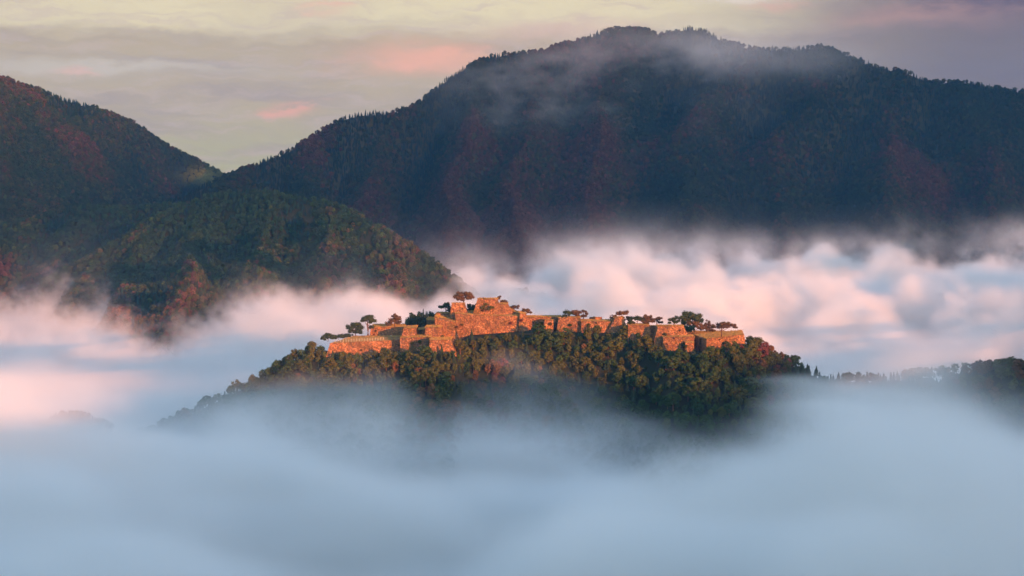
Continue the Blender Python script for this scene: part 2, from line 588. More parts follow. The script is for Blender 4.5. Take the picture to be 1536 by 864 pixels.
def conifer(seed, tiers=8, n=11):
    rng = np.random.default_rng(seed)
    V, Fc, TV, TF = [], [], [], []
    tube(TV, TF, [(0, 0, -.1), (0, 0, .4), (0, 0, .97)], [.03, .02, .004])
    for i in range(tiers):
        h = .14 + .8 * i / tiers
        R = .25 * (1 - i / (tiers + .4)) + .02
        for j in range(n):
            a = 2 * math.pi * (j + .5 * (i % 2)) / n + rng.uniform(-.15, .15)
            rr = R * rng.uniform(.75, 1.15)
            k = len(V)
            top = h + .17
            a1, a2 = a - 3.4 / n, a + 3.4 / n
            V += [(0, 0, top), (rr * .75 * math.cos(a1), rr * .75 * math.sin(a1), h + .03), (rr * math.cos(a), rr * math.sin(a), h - .03 * rng.random()),
                  (rr * .75 * math.cos(a2), rr * .75 * math.sin(a2), h + .03)]
            Fc += [[k, k + 1, k + 2], [k, k + 2, k + 3]]
    return mesh_from('trunk', TV, TF), mesh_from('crown', V, Fc)


def spreading(seed, pads, height=1.0, lean=0.0, bare=.35, dens=60):
    """pine or cherry on the walls: bent trunk, limbs and separate flat leafy pads; pads = (x, y, z, rx, rz) in metres"""
    rng = np.random.default_rng(seed)
    V, Fc, TV, TF = [], [], [], []
    H = max(p[2] for p in pads)
    r0 = H * .042 + .08
    stem = [(0, 0, -.6), (lean * .15 + .1, 0, H * .25), (lean * .5 - .15, .1, H * .55), (lean, 0, H * .9)]
    tube(TV, TF, stem, [r0 * 1.25, r0, r0 * .75, r0 * .25], 8)
    for (x, y, z, rx, rz) in pads:
        f = min(.85, max(bare, (z - .25 * rx) / H * .8))
        q = f * 3
        i = min(2, int(q))
        s = Vector(stem[i]).lerp(Vector(stem[i + 1]), q - i)
        e = Vector((x, y, z - rz * .2))
        mid = s.lerp(e, .55) + Vector((0, 0, .12 * (e - s).length))
        tube(TV, TF, [tuple(s), tuple(mid), tuple(e)], [r0 * .42, r0 * .28, r0 * .1], 6)
        rx, rz = rx * 1.25, rz * 1.75
        m = max(5, int(rx * 3.2))
        for _ in range(m):
            a, q = rng.uniform(0, 2 * math.pi), math.sqrt(rng.random()) * .8
            c = (x + math.cos(a) * rx * q, y + math.sin(a) * rx * q * .8, z + rng.uniform(-.5, .5) * rz * .7)
            r = rx * rng.uniform(.28, .46)
            rr = (r, r, min(r * .85, rz * rng.uniform(.5, .8)))
            merge(V, Fc, *lump(rng, c, [k * .8 for k in rr], 1, .3))
            leaves(rng, c, rr, dens, .42, V, Fc)
    return mesh_from('trunk', TV, TF), mesh_from('crown', V, Fc)


def plant_tree(name, tm, cm, leaf, loc, scale, rot, label, cat='tree', group=None):
    o = bpy.data.objects.new(name, None)
    COL.objects.link(o)
    o.location = loc
    o.scale = scale if hasattr(scale, '__len__') else (scale,) * 3
    o.rotation_euler = (0, 0, rot)
    o.empty_display_size = 1
    tag(o, label, cat, group)
    for nm, me, mt in (('trunk', tm, M_BARK), ('crown', cm, leaf)):
        if not me.materials:
            me.materials.append(mt)
        c = bpy.data.objects.new(nm, me)
        COL.objects.link(c)
        c.parent = o
        c.material_slots[0].link = 'OBJECT'
        c.material_slots[0].material = mt
    return o


# ------------------------------------------------------------------ castle walls


def resample(P, step):
    out = []
    for a, b in zip(P[:-1], P[1:]):
        n = max(1, int(math.ceil((b[0] - a[0]).length / step)))
        for i in range(n):
            t = i / n
            out.append((a[0].lerp(b[0], t), a[1].lerp(b[1], t)))
    out.append(P[-1])
    return out


ALL_TOPS = []


def stone_wall(label, pts, depth, mat=None, name='stone_wall', cat='wall', skirt=14.0, grass=True, side=None, group='stone walls of the castle ruins', rim=.45):
    """pts: (px, py) of the top edge, (px, py) of the foot below it, depth of the top edge; left to right.
    The face leans back; the top runs back by depth metres."""
    rng = np.random.default_rng(len(label) * 7 + len(ALL_TOPS))
    front = []
    for (tx, ty, bx, by, Y) in pts:
        T = at(tx, ty, Y)
        B = at(bx, by, Y - .22 * abs(by - ty) * Y / F)
        k = 1 + skirt / max(1.0, (T.z - B.z))
        front.append((T, T + (B - T) * k))
    (T0, B0), (T1, B1) = front[0], front[-1]
    bl = T0 + Vector((0 if side is None else side[0], depth, 0))
    br = T1 + Vector((0 if side is None else side[1], depth, 0))
    zb = min(b.z for _, b in front)
    path = [(bl, Vector((bl.x + (B0.x - T0.x), bl.y + 2, zb)))] + front + [(br, Vector((br.x + (B1.x - T1.x), br.y + 2, zb)))]
    path = resample(path, 1.3)
    rows = 9
    V, Fc = [], []
    n = len(path)
    for i, (t, b) in enumerate(path):
        crumble = rng.uniform(-rim, rim * .5)
        for r in range(rows + 1):
            q = r / rows
            p = t.lerp(b, q)
            j = .14 * (r > 0)
            V.append((p.x + rng.normal() * j, p.y + rng.normal() * j, p.z + (crumble * (1 - q) ** 3)))
    for i in range(n - 1):
        for r in range(rows):
            a = i * (rows + 1) + r
            Fc.append([a, a + 1, a + rows + 2, a + rows + 1])
    Fc.append([i * (rows + 1) for i in range(n)][::-1])                      # top
    Fc.append([0] + [(n - 1) * (rows + 1), (n - 1) * (rows + 1) + rows, rows])     # back
    root = bpy.data.objects.new(name, None)
    base = (T0 + T1) / 2
    root.location = base
    COL.objects.link(root)
    tag(root, label, cat, group, 'thing')
    Vl = [(v[0] - base.x, v[1] - base.y, v[2] - base.z) for v in V]
    link('stone_face', mesh_from('stone_face', Vl, Fc), mat or M_STONE, root)
    # coping: the long stones that close the wall along its edge
    CV, CF = [], []
    fr = resample(front, 1.1)
    for (a, _), (b, _) in zip(fr[:-1], fr[1:]):
        d = (b - a)
        if d.length < .05:
            continue
        nv = Vector((-d.y, d.x, 0)).normalized()
        a2, b2 = a + d * rng.uniform(.02, .1), b - d * rng.uniform(.02, .1)
        h = rng.uniform(.12, .5)
        w0, w1 = -rng.uniform(.03, .16), rng.uniform(.5, .9)
        k = len(CV)
        for z in (-.3, h):
            for p, w in ((a2, w0), (b2, w0), (b2, w1), (a2, w1)):
                s = 1 if z < 0 else .86
                q = p + nv * w
                c = (a2 + b2) / 2 + nv * (w0 + w1) / 2
                q = c + (q - c) * s
                CV.append((q.x - base.x, q.y - base.y, q.z + z - base.z + rng.normal() * .04))
        CF += [[k + 3, k + 2, k + 1, k], [k + 4, k + 5, k + 6, k + 7]] + [[k + e, k + (e + 1) % 4, k + 4 + (e + 1) % 4, k + 4 + e] for e in range(4)]
    link('coping', mesh_from('coping', CV, CF), mat or M_STONE, root)
    if grass:
        # uneven turf on the top, with tufts
        GV, GF = [], []
        m, kk = max(3, len(fr)), max(3, int(depth / 1.6))
        for i in range(m):
            a = fr[min(i, len(fr) - 1)][0]
            s = i / (m - 1)
            bk = bl.lerp(br, s)
            for j in range(kk + 1):
                q = j / kk
                p = (a + Vector((0, .75, 0))).lerp(bk, q)
                p.x += .35 * (1 if i == 0 else -1 if i == m - 1 else 0)
                e = 0 if 0 < j < kk else -.05
                GV.append((p.x - base.x, p.y - base.y, p.z - base.z + .16 + e + .18 * float(noise2(p.x, p.y, 60)) * (0 < j < kk)))
        for i in range(m - 1):
            for j in range(kk):
                a = i * (kk + 1) + j
                GF.append([a, a + kk + 1, a + kk + 2, a + 1])
        nv0 = len(GV)
        for _ in range(int(min(2600, m * kk * 6))):
            g = GV[rng.integers(0, nv0)]
            x, y, z = g[0] + rng.uniform(-.8, .8), g[1] + rng.uniform(-.5, .8), g[2]
            a = rng.uniform(0, math.pi)
            s, h = rng.uniform(.14, .40), rng.uniform(.15, .55)
            k = len(GV)
            GV += [(x - math.cos(a) * s, y - math.sin(a) * s, z - .12), (x + math.cos(a) * s, y + math.sin(a) * s, z - .12), (x + rng.uniform(-.1, .1), y + rng.uniform(-.1, .1), z + h)]
            GF.append([k, k + 1, k + 2])
        link('grass_top', mesh_from('grass_top', GV, GF), M_GRASS, root)
    ALL_TOPS.append([(at(a, b, Y), at(c, d, Y - .22 * abs(d - b) * Y / F)) for (a, b, c, d, Y) in pts])
    return root


# pixel tables: top x, top y, foot x, foot y, depth
stone_wall('long low wall under the broad grassy terrace at the far left end',
           [(495, 515.5, 491, 528, 1040), (530, 513.5, 528, 528, 1046), (570, 512, 569, 522.5, 1053), (603, 510.5, 602, 518, 1058)], 46, side=(12, 6))
stone_wall('dim grass-topped wall in shade behind the broad left terrace', [(556, 491, 555, 503, 1092), (606, 491.5, 606, 503, 1092)], 24)
stone_wall('squat bright block at the inner corner of the left terrace', [(605, 493.5, 602.5, 505, 1060), (624, 492.5, 625, 505, 1060)], 20)
stone_wall('low wall in the dark recess between two bright blocks of the left terrace', [(622, 496, 622, 504, 1072), (640, 494.5, 640, 504, 1072)], 18)
stone_wall('bright block with a crumbled outer corner beside the dark recess', [(638, 492, 637, 504, 1056), (657, 491, 657.5, 506, 1056), (662, 492, 664.5, 507, 1059)], 18)
stone_wall('detached front wall with steeply sloping right end, nearest of the ruins',
           [(644.5, 511, 643, 522, 1022), (660, 510.6, 660, 523, 1022), (676, 510.2, 681.5, 526, 1025)], 20, skirt=4.0)
stone_wall('earthy low wall linking the front wall to the left terrace', [(600, 507.5, 600, 516, 1046), (646, 506, 646, 516, 1042)], 20, M_STONE2)
stone_wall('dusky wall with reddish shrubs below the middle step', [(640, 480.5, 640, 492, 1086), (655, 480.5, 655, 493, 1086)], 24, M_STONE2)
stone_wall('middle step wall with a raised left corner between terrace and keep',
           [(652, 476.5, 652.5, 492, 1074), (655.5, 477, 655, 492, 1074), (656.5, 480.5, 656, 493, 1074), (672, 482, 672, 495, 1074), (686, 483.5, 687, 492, 1074)], 20)
stone_wall('shaded wall in the notch above the middle step', [(655, 470.5, 655, 484, 1104), (685, 470.5, 685, 485, 1104)], 12, M_STONE2)
stone_wall('long tall base wall that carries both keep blocks',
           [(682.5, 470.5, 684, 488, 1080), (700, 472, 700, 488, 1080), (725, 473.5, 725, 489, 1080), (748, 474, 748, 489.5, 1080), (766, 474.5, 766, 487, 1080), (784, 475, 786, 485, 1082)], 40)
stone_wall('smaller keep block with sloping sides, left of the dark gap', [(677.5, 455.5, 675, 471, 1094), (696.5, 455.5, 702, 472.5, 1094)], 8)
stone_wall('tallest keep block, mossy in the middle of its face', [(716.5, 449, 709, 472, 1090), (746.8, 449, 750, 472, 1090)], 11, M_STONE2)
stone_wall('lower shoulder wall adjoining the tallest keep block', [(745, 456, 745, 471.5, 1089.3), (761.5, 456.5, 769, 471, 1091)], 9)
stone_wall('rough slanting ramp wall descending beside the keep', [(760, 461, 760, 473, 1098), (772, 468, 772, 475, 1096), (781, 473, 781, 478, 1094)], 12, M_STONE2)
stone_wall('small crumbled stub wall at the end of the keep base', [(779.5, 470.5, 779, 479, 1079), (789, 471.5, 792, 490, 1079)], 14)
stone_wall('grassy embankment wall half hidden by trees between keep and middle walls', [(786, 476.5, 786, 485, 1086), (815, 476, 815, 486, 1086), (842, 476.5, 842, 486, 1086)], 16, M_STONE2)
stone_wall('short pinkish wall peeping out between treetops below the embankment', [(817, 480, 816, 489, 1072), (830, 480.5, 830, 488, 1072)], 8)
stone_wall('dim mossy wall under the row of three small trees', [(838, 477.5, 836, 491, 1070), (855, 476.5, 855, 491, 1069), (871, 477, 873, 491, 1068)], 13, M_STONE2)
stone_wall('bright orange low wall in the middle of the ridge', [(871.5, 482, 872, 491, 1064), (895, 482.3, 895, 491, 1063), (920, 482.6, 919, 491, 1062)], 14)
stone_wall('little square stone base standing alone on the middle wall', [(885, 476.5, 884.5, 482.6, 1078), (893, 476.2, 893, 482.8, 1072), (903, 476.4, 904, 482.6, 1076)], 7, grass=False)
stone_wall('rounded bastion closing the middle wall beside a dark pine', [(921, 477.5, 915.5, 490, 1060), (929, 476, 928, 490, 1058), (936, 477, 940, 490, 1060)], 11)
stone_wall('low wall before the gap under two round trees', [(942, 488, 942, 500, 1046), (960, 488.3, 960, 500, 1045), (975, 488, 977, 502, 1044)], 12)
stone_wall('dark set-back wall closing the gateway gap beside the double-stepped bastion', [(973, 489.5, 973, 503, 1049), (991, 489.5, 991, 503, 1049)], 6, M_STONE2)
stone_wall('upper tier of the double-stepped bastion, grassy on its face', [(986.5, 490, 983, 505.5, 1032), (1005, 489.3, 1005, 505.5, 1031), (1026, 490, 1034, 505.5, 1033)], 11)
stone_wall('lower tier of the double-stepped bastion', [(995, 506, 994.5, 519, 1023), (1020, 505.6, 1020, 519, 1022), (1042, 505.5, 1041, 516, 1026)], 14)
stone_wall('short low outwork at the foot of the double-stepped bastion', [(1028, 514.5, 1028, 522, 1016), (1041, 514.5, 1041, 522.5, 1017)], 10)
stone_wall('narrow wall end lit along one edge beside the dark gateway gap', [(1049, 507.8, 1046.5, 524, 1024), (1053, 507.5, 1053, 524, 1028)], 12, grass=False)
stone_wall('long wall under the grassy terrace at the far right end',
           [(1060, 508.8, 1059, 523, 1014), (1075, 507.3, 1075, 521, 1018), (1092, 505, 1092, 517, 1024), (1116, 502, 1117.5, 510, 1034)], 30, side=(-6, 3))
stone_wall('low back wall of the right-end terrace under the spreading tree', [(1033, 500, 1033, 507, 1060), (1062, 499.5, 1062, 506, 1058), (1090, 499.5, 1090, 505, 1056)], 14, M_STONE2)

# ------------------------------------------------------------------ solitary trees on the walls
def wall_tree(name, leaf, px, py_foot, Y, pads, seed, label, lean=0.0, dens=60, cat='tree', group='trees standing on the castle walls'):
    p = at(px, py_foot, Y)
    tm, cm = spreading(seed, pads, lean=lean, dens=dens)
    return plant_tree(name, tm, cm, leaf, p, 1.0, 0, label, cat, group)


# pads: x, y, z, radius, half height (metres from the foot)
wall_tree('pine_tree', M_PINE, 552, 502, 1082, [(-.8, 0, 12.2, 4.2, 1.6), (3.0, 0, 9.8, 3.2, 1.3), (-3.2, .5, 10.2, 2.3, .9), (3.0, .5, 5.4, 2.2, 1.2), (0.6, 1, 13.2, 2.6, 1.0)], 11,
          'tall flat-topped pine with a bare reddish trunk on the left terrace', lean=-.4)
wall_tree('pine_tree', M_PINE, 533, 502.5, 1086, [(-3.6, 0, 5.6, 3.2, 1.5), (0.5, 0, 7.2, 3.6, 1.7), (3.2, 0, 5.0, 2.8, 1.9), (-1.5, 0, 3.0, 3.0, 1.6), (2.5, 0, 2.3, 2.8, 1.5)], 12,
          'bushy low pine crowded against the tall flat-topped pine')
wall_tree('pine_tree', M_CEDAR, 492, 511, 1075, [(-1.5, 0, 3.0, 3.0, 1.6), (1.6, 0, 2.6, 2.6, 1.4), (0, 0, 4.2, 2.2, 1.1), (-3.2, 0, 1.4, 2.2, 1.1)], 13,
          'dark rounded tree at the outermost left end of the terrace')
wall_tree('shrub', M_CEDAR, 508, 508, 1086, [(-2.5, 0, 1.2, 2.6, 1.3), (1.5, 0, 1.7, 2.6, 1.4), (5, 0, 2.1, 2.6, 1.5), (8, 0, 2.6, 2.4, 1.6)], 14,
          'dark hedge-like shrubs along the back of the left terrace', cat='shrub')
wall_tree('broadleaf_tree', M_RUST, 592, 490, 1096, [(-1.5, 0, 4.2, 3.3, 2.0), (1.8, 0, 6.2, 3.0, 1.9), (.3, 0, 8.4, 2.2, 1.3), (3.4, 0, 3.4, 2.4, 1.7), (-4, 0, 2.0, 2.4, 1.4)], 15,
          'brownish round tree alone on the upper left grass')
wall_tree('pine_tree', M_PINE, 668.5, 470, 1112, [(-3.2, 0, 5.0, 2.4, 1.0), (.2, 0, 6.6, 3.0, 1.3), (2.4, 0, 4.6, 2.2, 1.6), (2.2, 0, 2.2, 2.2, 1.8)], 16,
          'small bent pine beside the smaller keep block', lean=.5)
wall_tree('broadleaf_tree', M_RUST, 695.5, 458, 1108, [(-4.6, 0, 6.2, 3.0, 1.5), (-1.0, 0, 8.6, 3.6, 1.7), (3.0, 0, 8.2, 3.2, 1.7), (5.2, 0, 5.6, 2.4, 1.4), (-2.2, 0, 4.6, 3.0, 1.2), (1.6, 0, 6.0, 3.0, 1.4)], 17,
          'large spreading tree with brownish crown over the smaller keep block')
wall_tree('pine_tree', M_CEDAR, 704, 472, 1112, [(0, 0, 2.5, 3.0, 2.2), (2.4, 0, 4.6, 2.8, 2.2), (4.6, 0, 6.6, 2.4, 2.0), (.4, 0, 6.6, 2.4, 1.6)], 18,
          'dark tree filling the gap between the two keep blocks')
wall_tree('shrub', M_OLIVE, 729, 466, 1087.5, [(-2.0, 0, 2.5, 1.9, 1.6), (1.5, 0, 1.8, 2.2, 1.4), (4.0, -.2, 2.6, 1.8, 1.4), (.3, .4, 4.6, 1.4, .9)], 40, 'scrubby olive bush growing out of the tallest keep face', cat='shrub', dens=24)
wall_tree('broadleaf_tree', M_RUST, 751, 457, 1100, [(-1.2, 0, 4.2, 1.7, .9), (1.2, 0, 2.8, 2.2, 1.1), (3.8, 0, 1.8, 2.2, 1.0), (-.6, 0, 5.6, 1.7, .8)], 19,
          'ragged sparse tree on the shoulder of the tallest keep block', lean=-.6, dens=40)
wall_tree('broadleaf_tree', M_RUST, 771, 467, 1104, [(-1.2, 0, 2.7, 2.4, 1.1), (1.8, 0, 3.3, 2.4, 1.1), (-3.4, 0, 1.8, 1.8, .8)], 20,
          'low brown tree leaning from the ramp beside the keep', lean=.5)
wall_tree('broadleaf_tree', M_RUST, 789, 474.5, 1096, [(.5, 0, 4.6, 2.6, 1.1), (2.8, 0, 3.2, 1.9, .9), (-2.6, 0, 3.6, 1.6, .7)], 21,
          'small umbrella-shaped tree where the keep ramp ends', lean=.4)
wall_tree('pine_tree', M_PINE, 853, 478, 1077, [(-1.6, 0, 4.5, 2.8, 1.5), (1.2, 0, 3.2, 2.4, 1.5), (-2.8, 0, 2.0, 2.0, 1.2)], 22, 'dark left tree of the tight trio on the middle wall')
wall_tree('broadleaf_tree', M_RUST, 865, 478, 1078, [(-1.4, 0, 4.8, 2.6, 1.4), (1.4, 0, 4.2, 2.6, 1.4), (.2, 0, 2.8, 2.2, 1.0)], 23, 'round brown middle tree of the tight trio on the middle wall')
wall_tree('pine_tree', M_RUST, 875, 479.5, 1076, [(.8, 0, 6.2, 1.9, .8), (1.4, 0, 4.4, 1.9, .7), (.6, 0, 2.6, 2.0, .7)], 24, 'layered outer tree of the tight trio on the middle wall', lean=.3)
wall_tree('broadleaf_tree', M_RUST, 933, 486, 1068, [(-5.0, 0, 5.4, 2.0, .9), (-1.2, 0, 7.6, 3.0, 1.3), (2.2, 0, 8.0, 2.6, 1.4), (-6.6, 0, 4.0, 1.8, .8), (3.6, 0, 4.0, 3.2, 2.2)], 25,
          'wind-swept dark tree behind the rounded bastion', lean=-.3)
wall_tree('pine_tree', M_PINE, 956, 488, 1053, [(-3.4, 0, 4.2, 2.6, 1.6), (0, 0, 5.2, 2.8, 1.5), (3.0, 0, 4.4, 2.4, 1.5), (-4.4, 0, 2.2, 2.2, 1.2)], 26, 'broad dark pine next to the wind-swept tree, bare stem below')
wall_tree('broadleaf_tree', M_RUST, 970, 488.5, 1052, [(-1.6, 0, 3.6, 2.6, 1.8), (.4, 0, 6.4, 2.8, 1.8), (2.4, 0, 3.8, 2.8, 1.6), (-.6, 0, 1.8, 2.2, 1.0)], 27, 'round reddish-brown tree above the dark gateway gap')
wall_tree('broadleaf_tree', M_RUST, 985, 489, 1051, [(-.8, 0, 4.0, 2.2, 1.6), (1.6, 0, 5.0, 2.0, 1.6), (3.2, 0, 2.6, 2.0, .7)], 28, 'irregular open tree on the right of the round reddish-brown tree')
wall_tree('pine_tree', M_PINE, 1011, 490, 1038, [(-2.2, 0, 4.6, 2.4, 1.6), (.8, 0, 6.2, 2.0, 1.4), (1.8, 0, 3.4, 2.2, 1.4), (-3.6, 0, 2.6, 1.6, 1.0)], 29, 'dark tree at the left of the big rounded clump on the double bastion')
wall_tree('pine_tree', M_PINE, 1036, 500, 1068, [(-5.0, 0, 10.5, 3.6, 2.0), (-1.2, 0, 13.2, 4.4, 2.2), (3.2, 0, 11.8, 4.2, 2.3), (6.0, 0, 8.6, 3.2, 2.0), (-3.4, 0, 7.6, 3.4, 1.8)], 30,
          'big dark dome-shaped tree, largest crown on the castle ridge')
wall_tree('broadleaf_tree', M_ORANGE, 1041, 500, 1058, [(-1.5, 0, 7.2, 3.2, 1.5), (2.2, 0, 5.8, 3.0, 1.8), (4.6, 0, 3.6, 2.2, 1.4)], 31, 'rust-red tree in front of the big dark dome-shaped tree')
wall_tree('pine_tree', M_PINE, 1035, 500.5, 1052, [(-3.6, 0, 4.4, 3.2, 1.8), (.4, 0, 4.0, 3.0, 1.7), (-1.5, 0, 2.2, 2.4, 1.0)], 32, 'low dark tree at the foot of the rust-red tree')
wall_tree('broadleaf_tree', M_RUST, 1060, 500, 1064, [(-1.6, 0, 4.0, 2.8, 2.0), (1.0, 0, 7.8, 1.8, 2.0), (2.8, 0, 4.6, 2.4, 1.8), (3.8, 0, 2.4, 2.2, 1.2), (-.6, 0, 6.2, 2.2, 1.5)], 33, 'ragged tree with an upright tip beside the big dome-shaped tree')
wall_tree('broadleaf_tree', M_RUST, 1082, 507, 1021, [(-3.6, 0, 7.6, 2.4, 1.0), (-.6, 0, 9.2, 3.0, 1.2), (3.2, 0, 9.6, 3.0, 1.2), (7.0, 0, 8.8, 2.6, 1.1), (2.4, 0, 8.0, 4.0, .8), (9.2, 0, 7.4, 1.6, .7)], 34,
          'broad umbrella-shaped tree standing alone on the right-end terrace')
wall_tree('broadleaf_tree', M_RUST, 916, 483, 1068, [(0, 0, 4.0, .8, .5), (.6, 0, 5.0, .6, .4)], 35, 'thin nearly bare sapling on the middle wall', dens=8)

# ------------------------------------------------------------------ woods
TREE_KINDS = [(broadleaf(100 + i)) for i in range(6)]
CONIFERS = [conifer(200 + i) for i in range(3)]


def joined(tm, cm, name):
    """trunk and crown as one mesh for the far woods"""
    me = bpy.data.meshes.new(name)
    V = [tuple(v.co) for v in cm.vertices]
    Fc = [tuple(p.vertices) for p in cm.polygons]
    k = len(V)
    V += [tuple(v.co) for v in tm.vertices]
    Fc += [tuple(i + k for i in p.vertices) for p in tm.polygons]
    me.from_pydata(V, [], Fc)
    me.materials.append(M_FOREST)
    return me


def gn_forest(name, P, scale, kind, tint, protos, label):
    """one uncountable wood: instances of a few tree shapes on points"""
    n = len(P)
    me = bpy.data.meshes.new(name)
    me.vertices.add(n)
    me.vertices.foreach_set('co', P.astype(np.float32).ravel())
    for nm, ty, arr in (('size', 'FLOAT_VECTOR', scale), ('kind_index', 'INT', kind), ('rot', 'FLOAT', RNG.uniform(0, 6.28, n)), ('tint', 'FLOAT_COLOR', tint)):
        a = me.attributes.new(nm, ty, 'POINT')
        key = {'FLOAT_VECTOR': 'vector', 'FLOAT_COLOR': 'color'}.get(ty, 'value')
        a.data.foreach_set(key, np.asarray(arr, np.int32 if ty == 'INT' else np.float32).ravel())
    o = link(name, me, M_FOREST)
    tag(o, label, 'forest', kind='stuff')
    g = bpy.data.node_groups.new(name, 'GeometryNodeTree')
    g.interface.new_socket('Geometry', in_out='INPUT', socket_type='NodeSocketGeometry')
    g.interface.new_socket('Geometry', in_out='OUTPUT', socket_type='NodeSocketGeometry')
    N, L = g.nodes, g.links
    gi, go = N.new('NodeGroupInput'), N.new('NodeGroupOutput')
    join = N.new('GeometryNodeJoinGeometry')

    def attr(nm, ty):
        a = N.new('GeometryNodeInputNamedAttribute')
        a.data_type = ty
        a.inputs['Name'].default_value = nm
        return a.outputs[0]
    kindf, sz, rt = attr('kind_index', 'INT'), attr('size', 'FLOAT_VECTOR'), attr('rot', 'FLOAT')
    cx = N.new('ShaderNodeCombineXYZ')
    L.new(rt, cx.inputs[2])
    e2r = N.new('FunctionNodeEulerToRotation')
    L.new(cx.outputs[0], e2r.inputs[0])
    m2p = N.new('GeometryNodeMeshToPoints')
    L.new(gi.outputs[0], m2p.inputs[0])
    for k, pm in enumerate(protos):
        oi = N.new('GeometryNodeObjectInfo')
        oi.inputs['Object'].default_value = pm
        oi.inputs['As Instance'].default_value = True
        cmp = N.new('FunctionNodeCompare')
        cmp.data_type = 'INT'
        cmp.operation = 'EQUAL'
        L.new(kindf, cmp.inputs[2])
        cmp.inputs[3].default_value = k
        iop = N.new('GeometryNodeInstanceOnPoints')
        L.new(m2p.outputs[0], iop.inputs['Points'])
        L.new(cmp.outputs[0], iop.inputs['Selection'])
        L.new(oi.outputs['Geometry'], iop.inputs['Instance'])
        L.new(e2r.outputs[0], iop.inputs['Rotation'])
        L.new(sz, iop.inputs['Scale'])
        L.new(iop.outputs[0], join.inputs[0])
    L.new(join.outputs[0], go.inputs[0])
    md = o.modifiers.new('wood', 'NODES')
    md.node_group = g
    return o


FAR_BROAD = [joined(*broadleaf(300 + i, 22, 1), 'far_tree') for i in range(4)]
FAR_CON = [joined(*conifer(310 + i, 6, 8), 'far_conifer') for i in range(2)]
PROTO_COL = bpy.data.collections.new('tree_shapes')          # not linked to the scene: only the shapes the woods repeat
PROTOS = []
for me in FAR_BROAD + FAR_CON:
    po = bpy.data.objects.new('tree_shape', me)
    PROTO_COL.objects.link(po)
    PROTOS.append(po)

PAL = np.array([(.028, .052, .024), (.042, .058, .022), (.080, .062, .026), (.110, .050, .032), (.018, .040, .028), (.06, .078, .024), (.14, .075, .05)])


def wood_colour(x, y, n, seed, red=.35, con=.3, gain=1.0, relief_light=0.0):
    """patches of autumn wood and plantation conifers, with relief light and shade painted in"""
    r = np.random.default_rng(seed)
    f = noise2(x, y, 1100) * .8 + noise2(x + 300, y, 300, N2b) * .5 + r.normal(size=n) * .45
    g = noise2(x + 700, y + 200, 800, N2b) * .7 + r.normal(size=n) * .35 - 1.5 * relief_light
    f = f + 1.1 * relief_light  # rust on spurs, dark conifers in gullies: side light put into the colours
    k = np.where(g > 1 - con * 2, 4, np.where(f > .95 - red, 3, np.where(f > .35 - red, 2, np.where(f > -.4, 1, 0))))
    k = np.where((k == 3) & (r.random(n) < .25), 6, k)
    k = np.where((k == 1) & (r.random(n) < .2), 5, k)
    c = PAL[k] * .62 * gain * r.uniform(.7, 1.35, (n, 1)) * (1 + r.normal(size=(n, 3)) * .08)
    kind = np.where(k == 4, 4 + r.integers(0, 2, n), r.integers(0, 4, n))
    return np.concatenate([np.clip(c, .01, .4), np.ones((n, 1))], 1), kind


def slope_wood(slope, spacing, h, label, seed, red=.35, con=.3, tmax=1.0, zmin=150, gain=1.0, sun_patch=None):
    P = slope.scatter(spacing, seed, tmax)
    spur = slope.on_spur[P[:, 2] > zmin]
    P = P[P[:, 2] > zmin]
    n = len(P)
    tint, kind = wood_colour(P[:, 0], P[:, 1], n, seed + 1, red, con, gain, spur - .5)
    if sun_patch:
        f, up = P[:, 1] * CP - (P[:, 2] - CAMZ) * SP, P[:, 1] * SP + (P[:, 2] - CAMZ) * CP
        g = np.exp(-((768 + F * P[:, 0] / f - sun_patch[0]) / sun_patch[2]) ** 2 - ((432 - F * up / f - sun_patch[1]) / sun_patch[3]) ** 2)[:, None]
        tint[:, :3] = tint[:, :3] * (1 - g) + g * np.array([.24, .21, .05])  # sunlight on the notch painted into the leaf colours
    r = np.random.default_rng(seed + 2)
    hh = h * r.uniform(.7, 1.3, n)
    w = hh * r.uniform(.85, 1.25, n)
    w = np.where(kind >= 4, hh * .95, w)
    hh = np.where(kind >= 4, hh * 1.05, hh)
    return gn_forest('forest', P, np.stack([w, w, hh], 1), kind, tint, PROTOS, label)


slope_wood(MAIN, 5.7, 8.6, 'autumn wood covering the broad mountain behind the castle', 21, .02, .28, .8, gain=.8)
slope_wood(LEFT, 5.9, 8.8, 'autumn wood covering the mountain that slopes to the saddle', 24, -.12, .33, .85, gain=1.1, sun_patch=(308, 268, 34, 12))
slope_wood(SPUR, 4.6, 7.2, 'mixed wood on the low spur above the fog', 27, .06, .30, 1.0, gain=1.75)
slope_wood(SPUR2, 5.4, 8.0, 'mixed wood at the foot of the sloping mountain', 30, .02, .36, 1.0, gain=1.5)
RP = RIDGE.reshape(-1, 3)
KP = []
for P in KNOLLS:
    q = P.reshape(-1, 3)
    r = np.random.default_rng(5)
    c = q[r.integers(0, len(q), 900)]
    KP.append(c + np.stack([r.uniform(-6, 6, 900), r.uniform(-5, 5, 900), r.uniform(-1, .5, 900)], 1))
KP = np.concatenate(KP)
tint, kind = wood_colour(KP[:, 0], KP[:, 1], len(KP), 44, 0.1, .3)
hh = np.where(KP[:, 1] < 1300, RNG.uniform(3.5, 6, len(KP)), RNG.uniform(5, 9, len(KP)))
gn_forest('forest', KP, np.stack([hh, hh, hh], 1), kind, tint, PROTOS, 'wood on the two low knolls that break the fog')

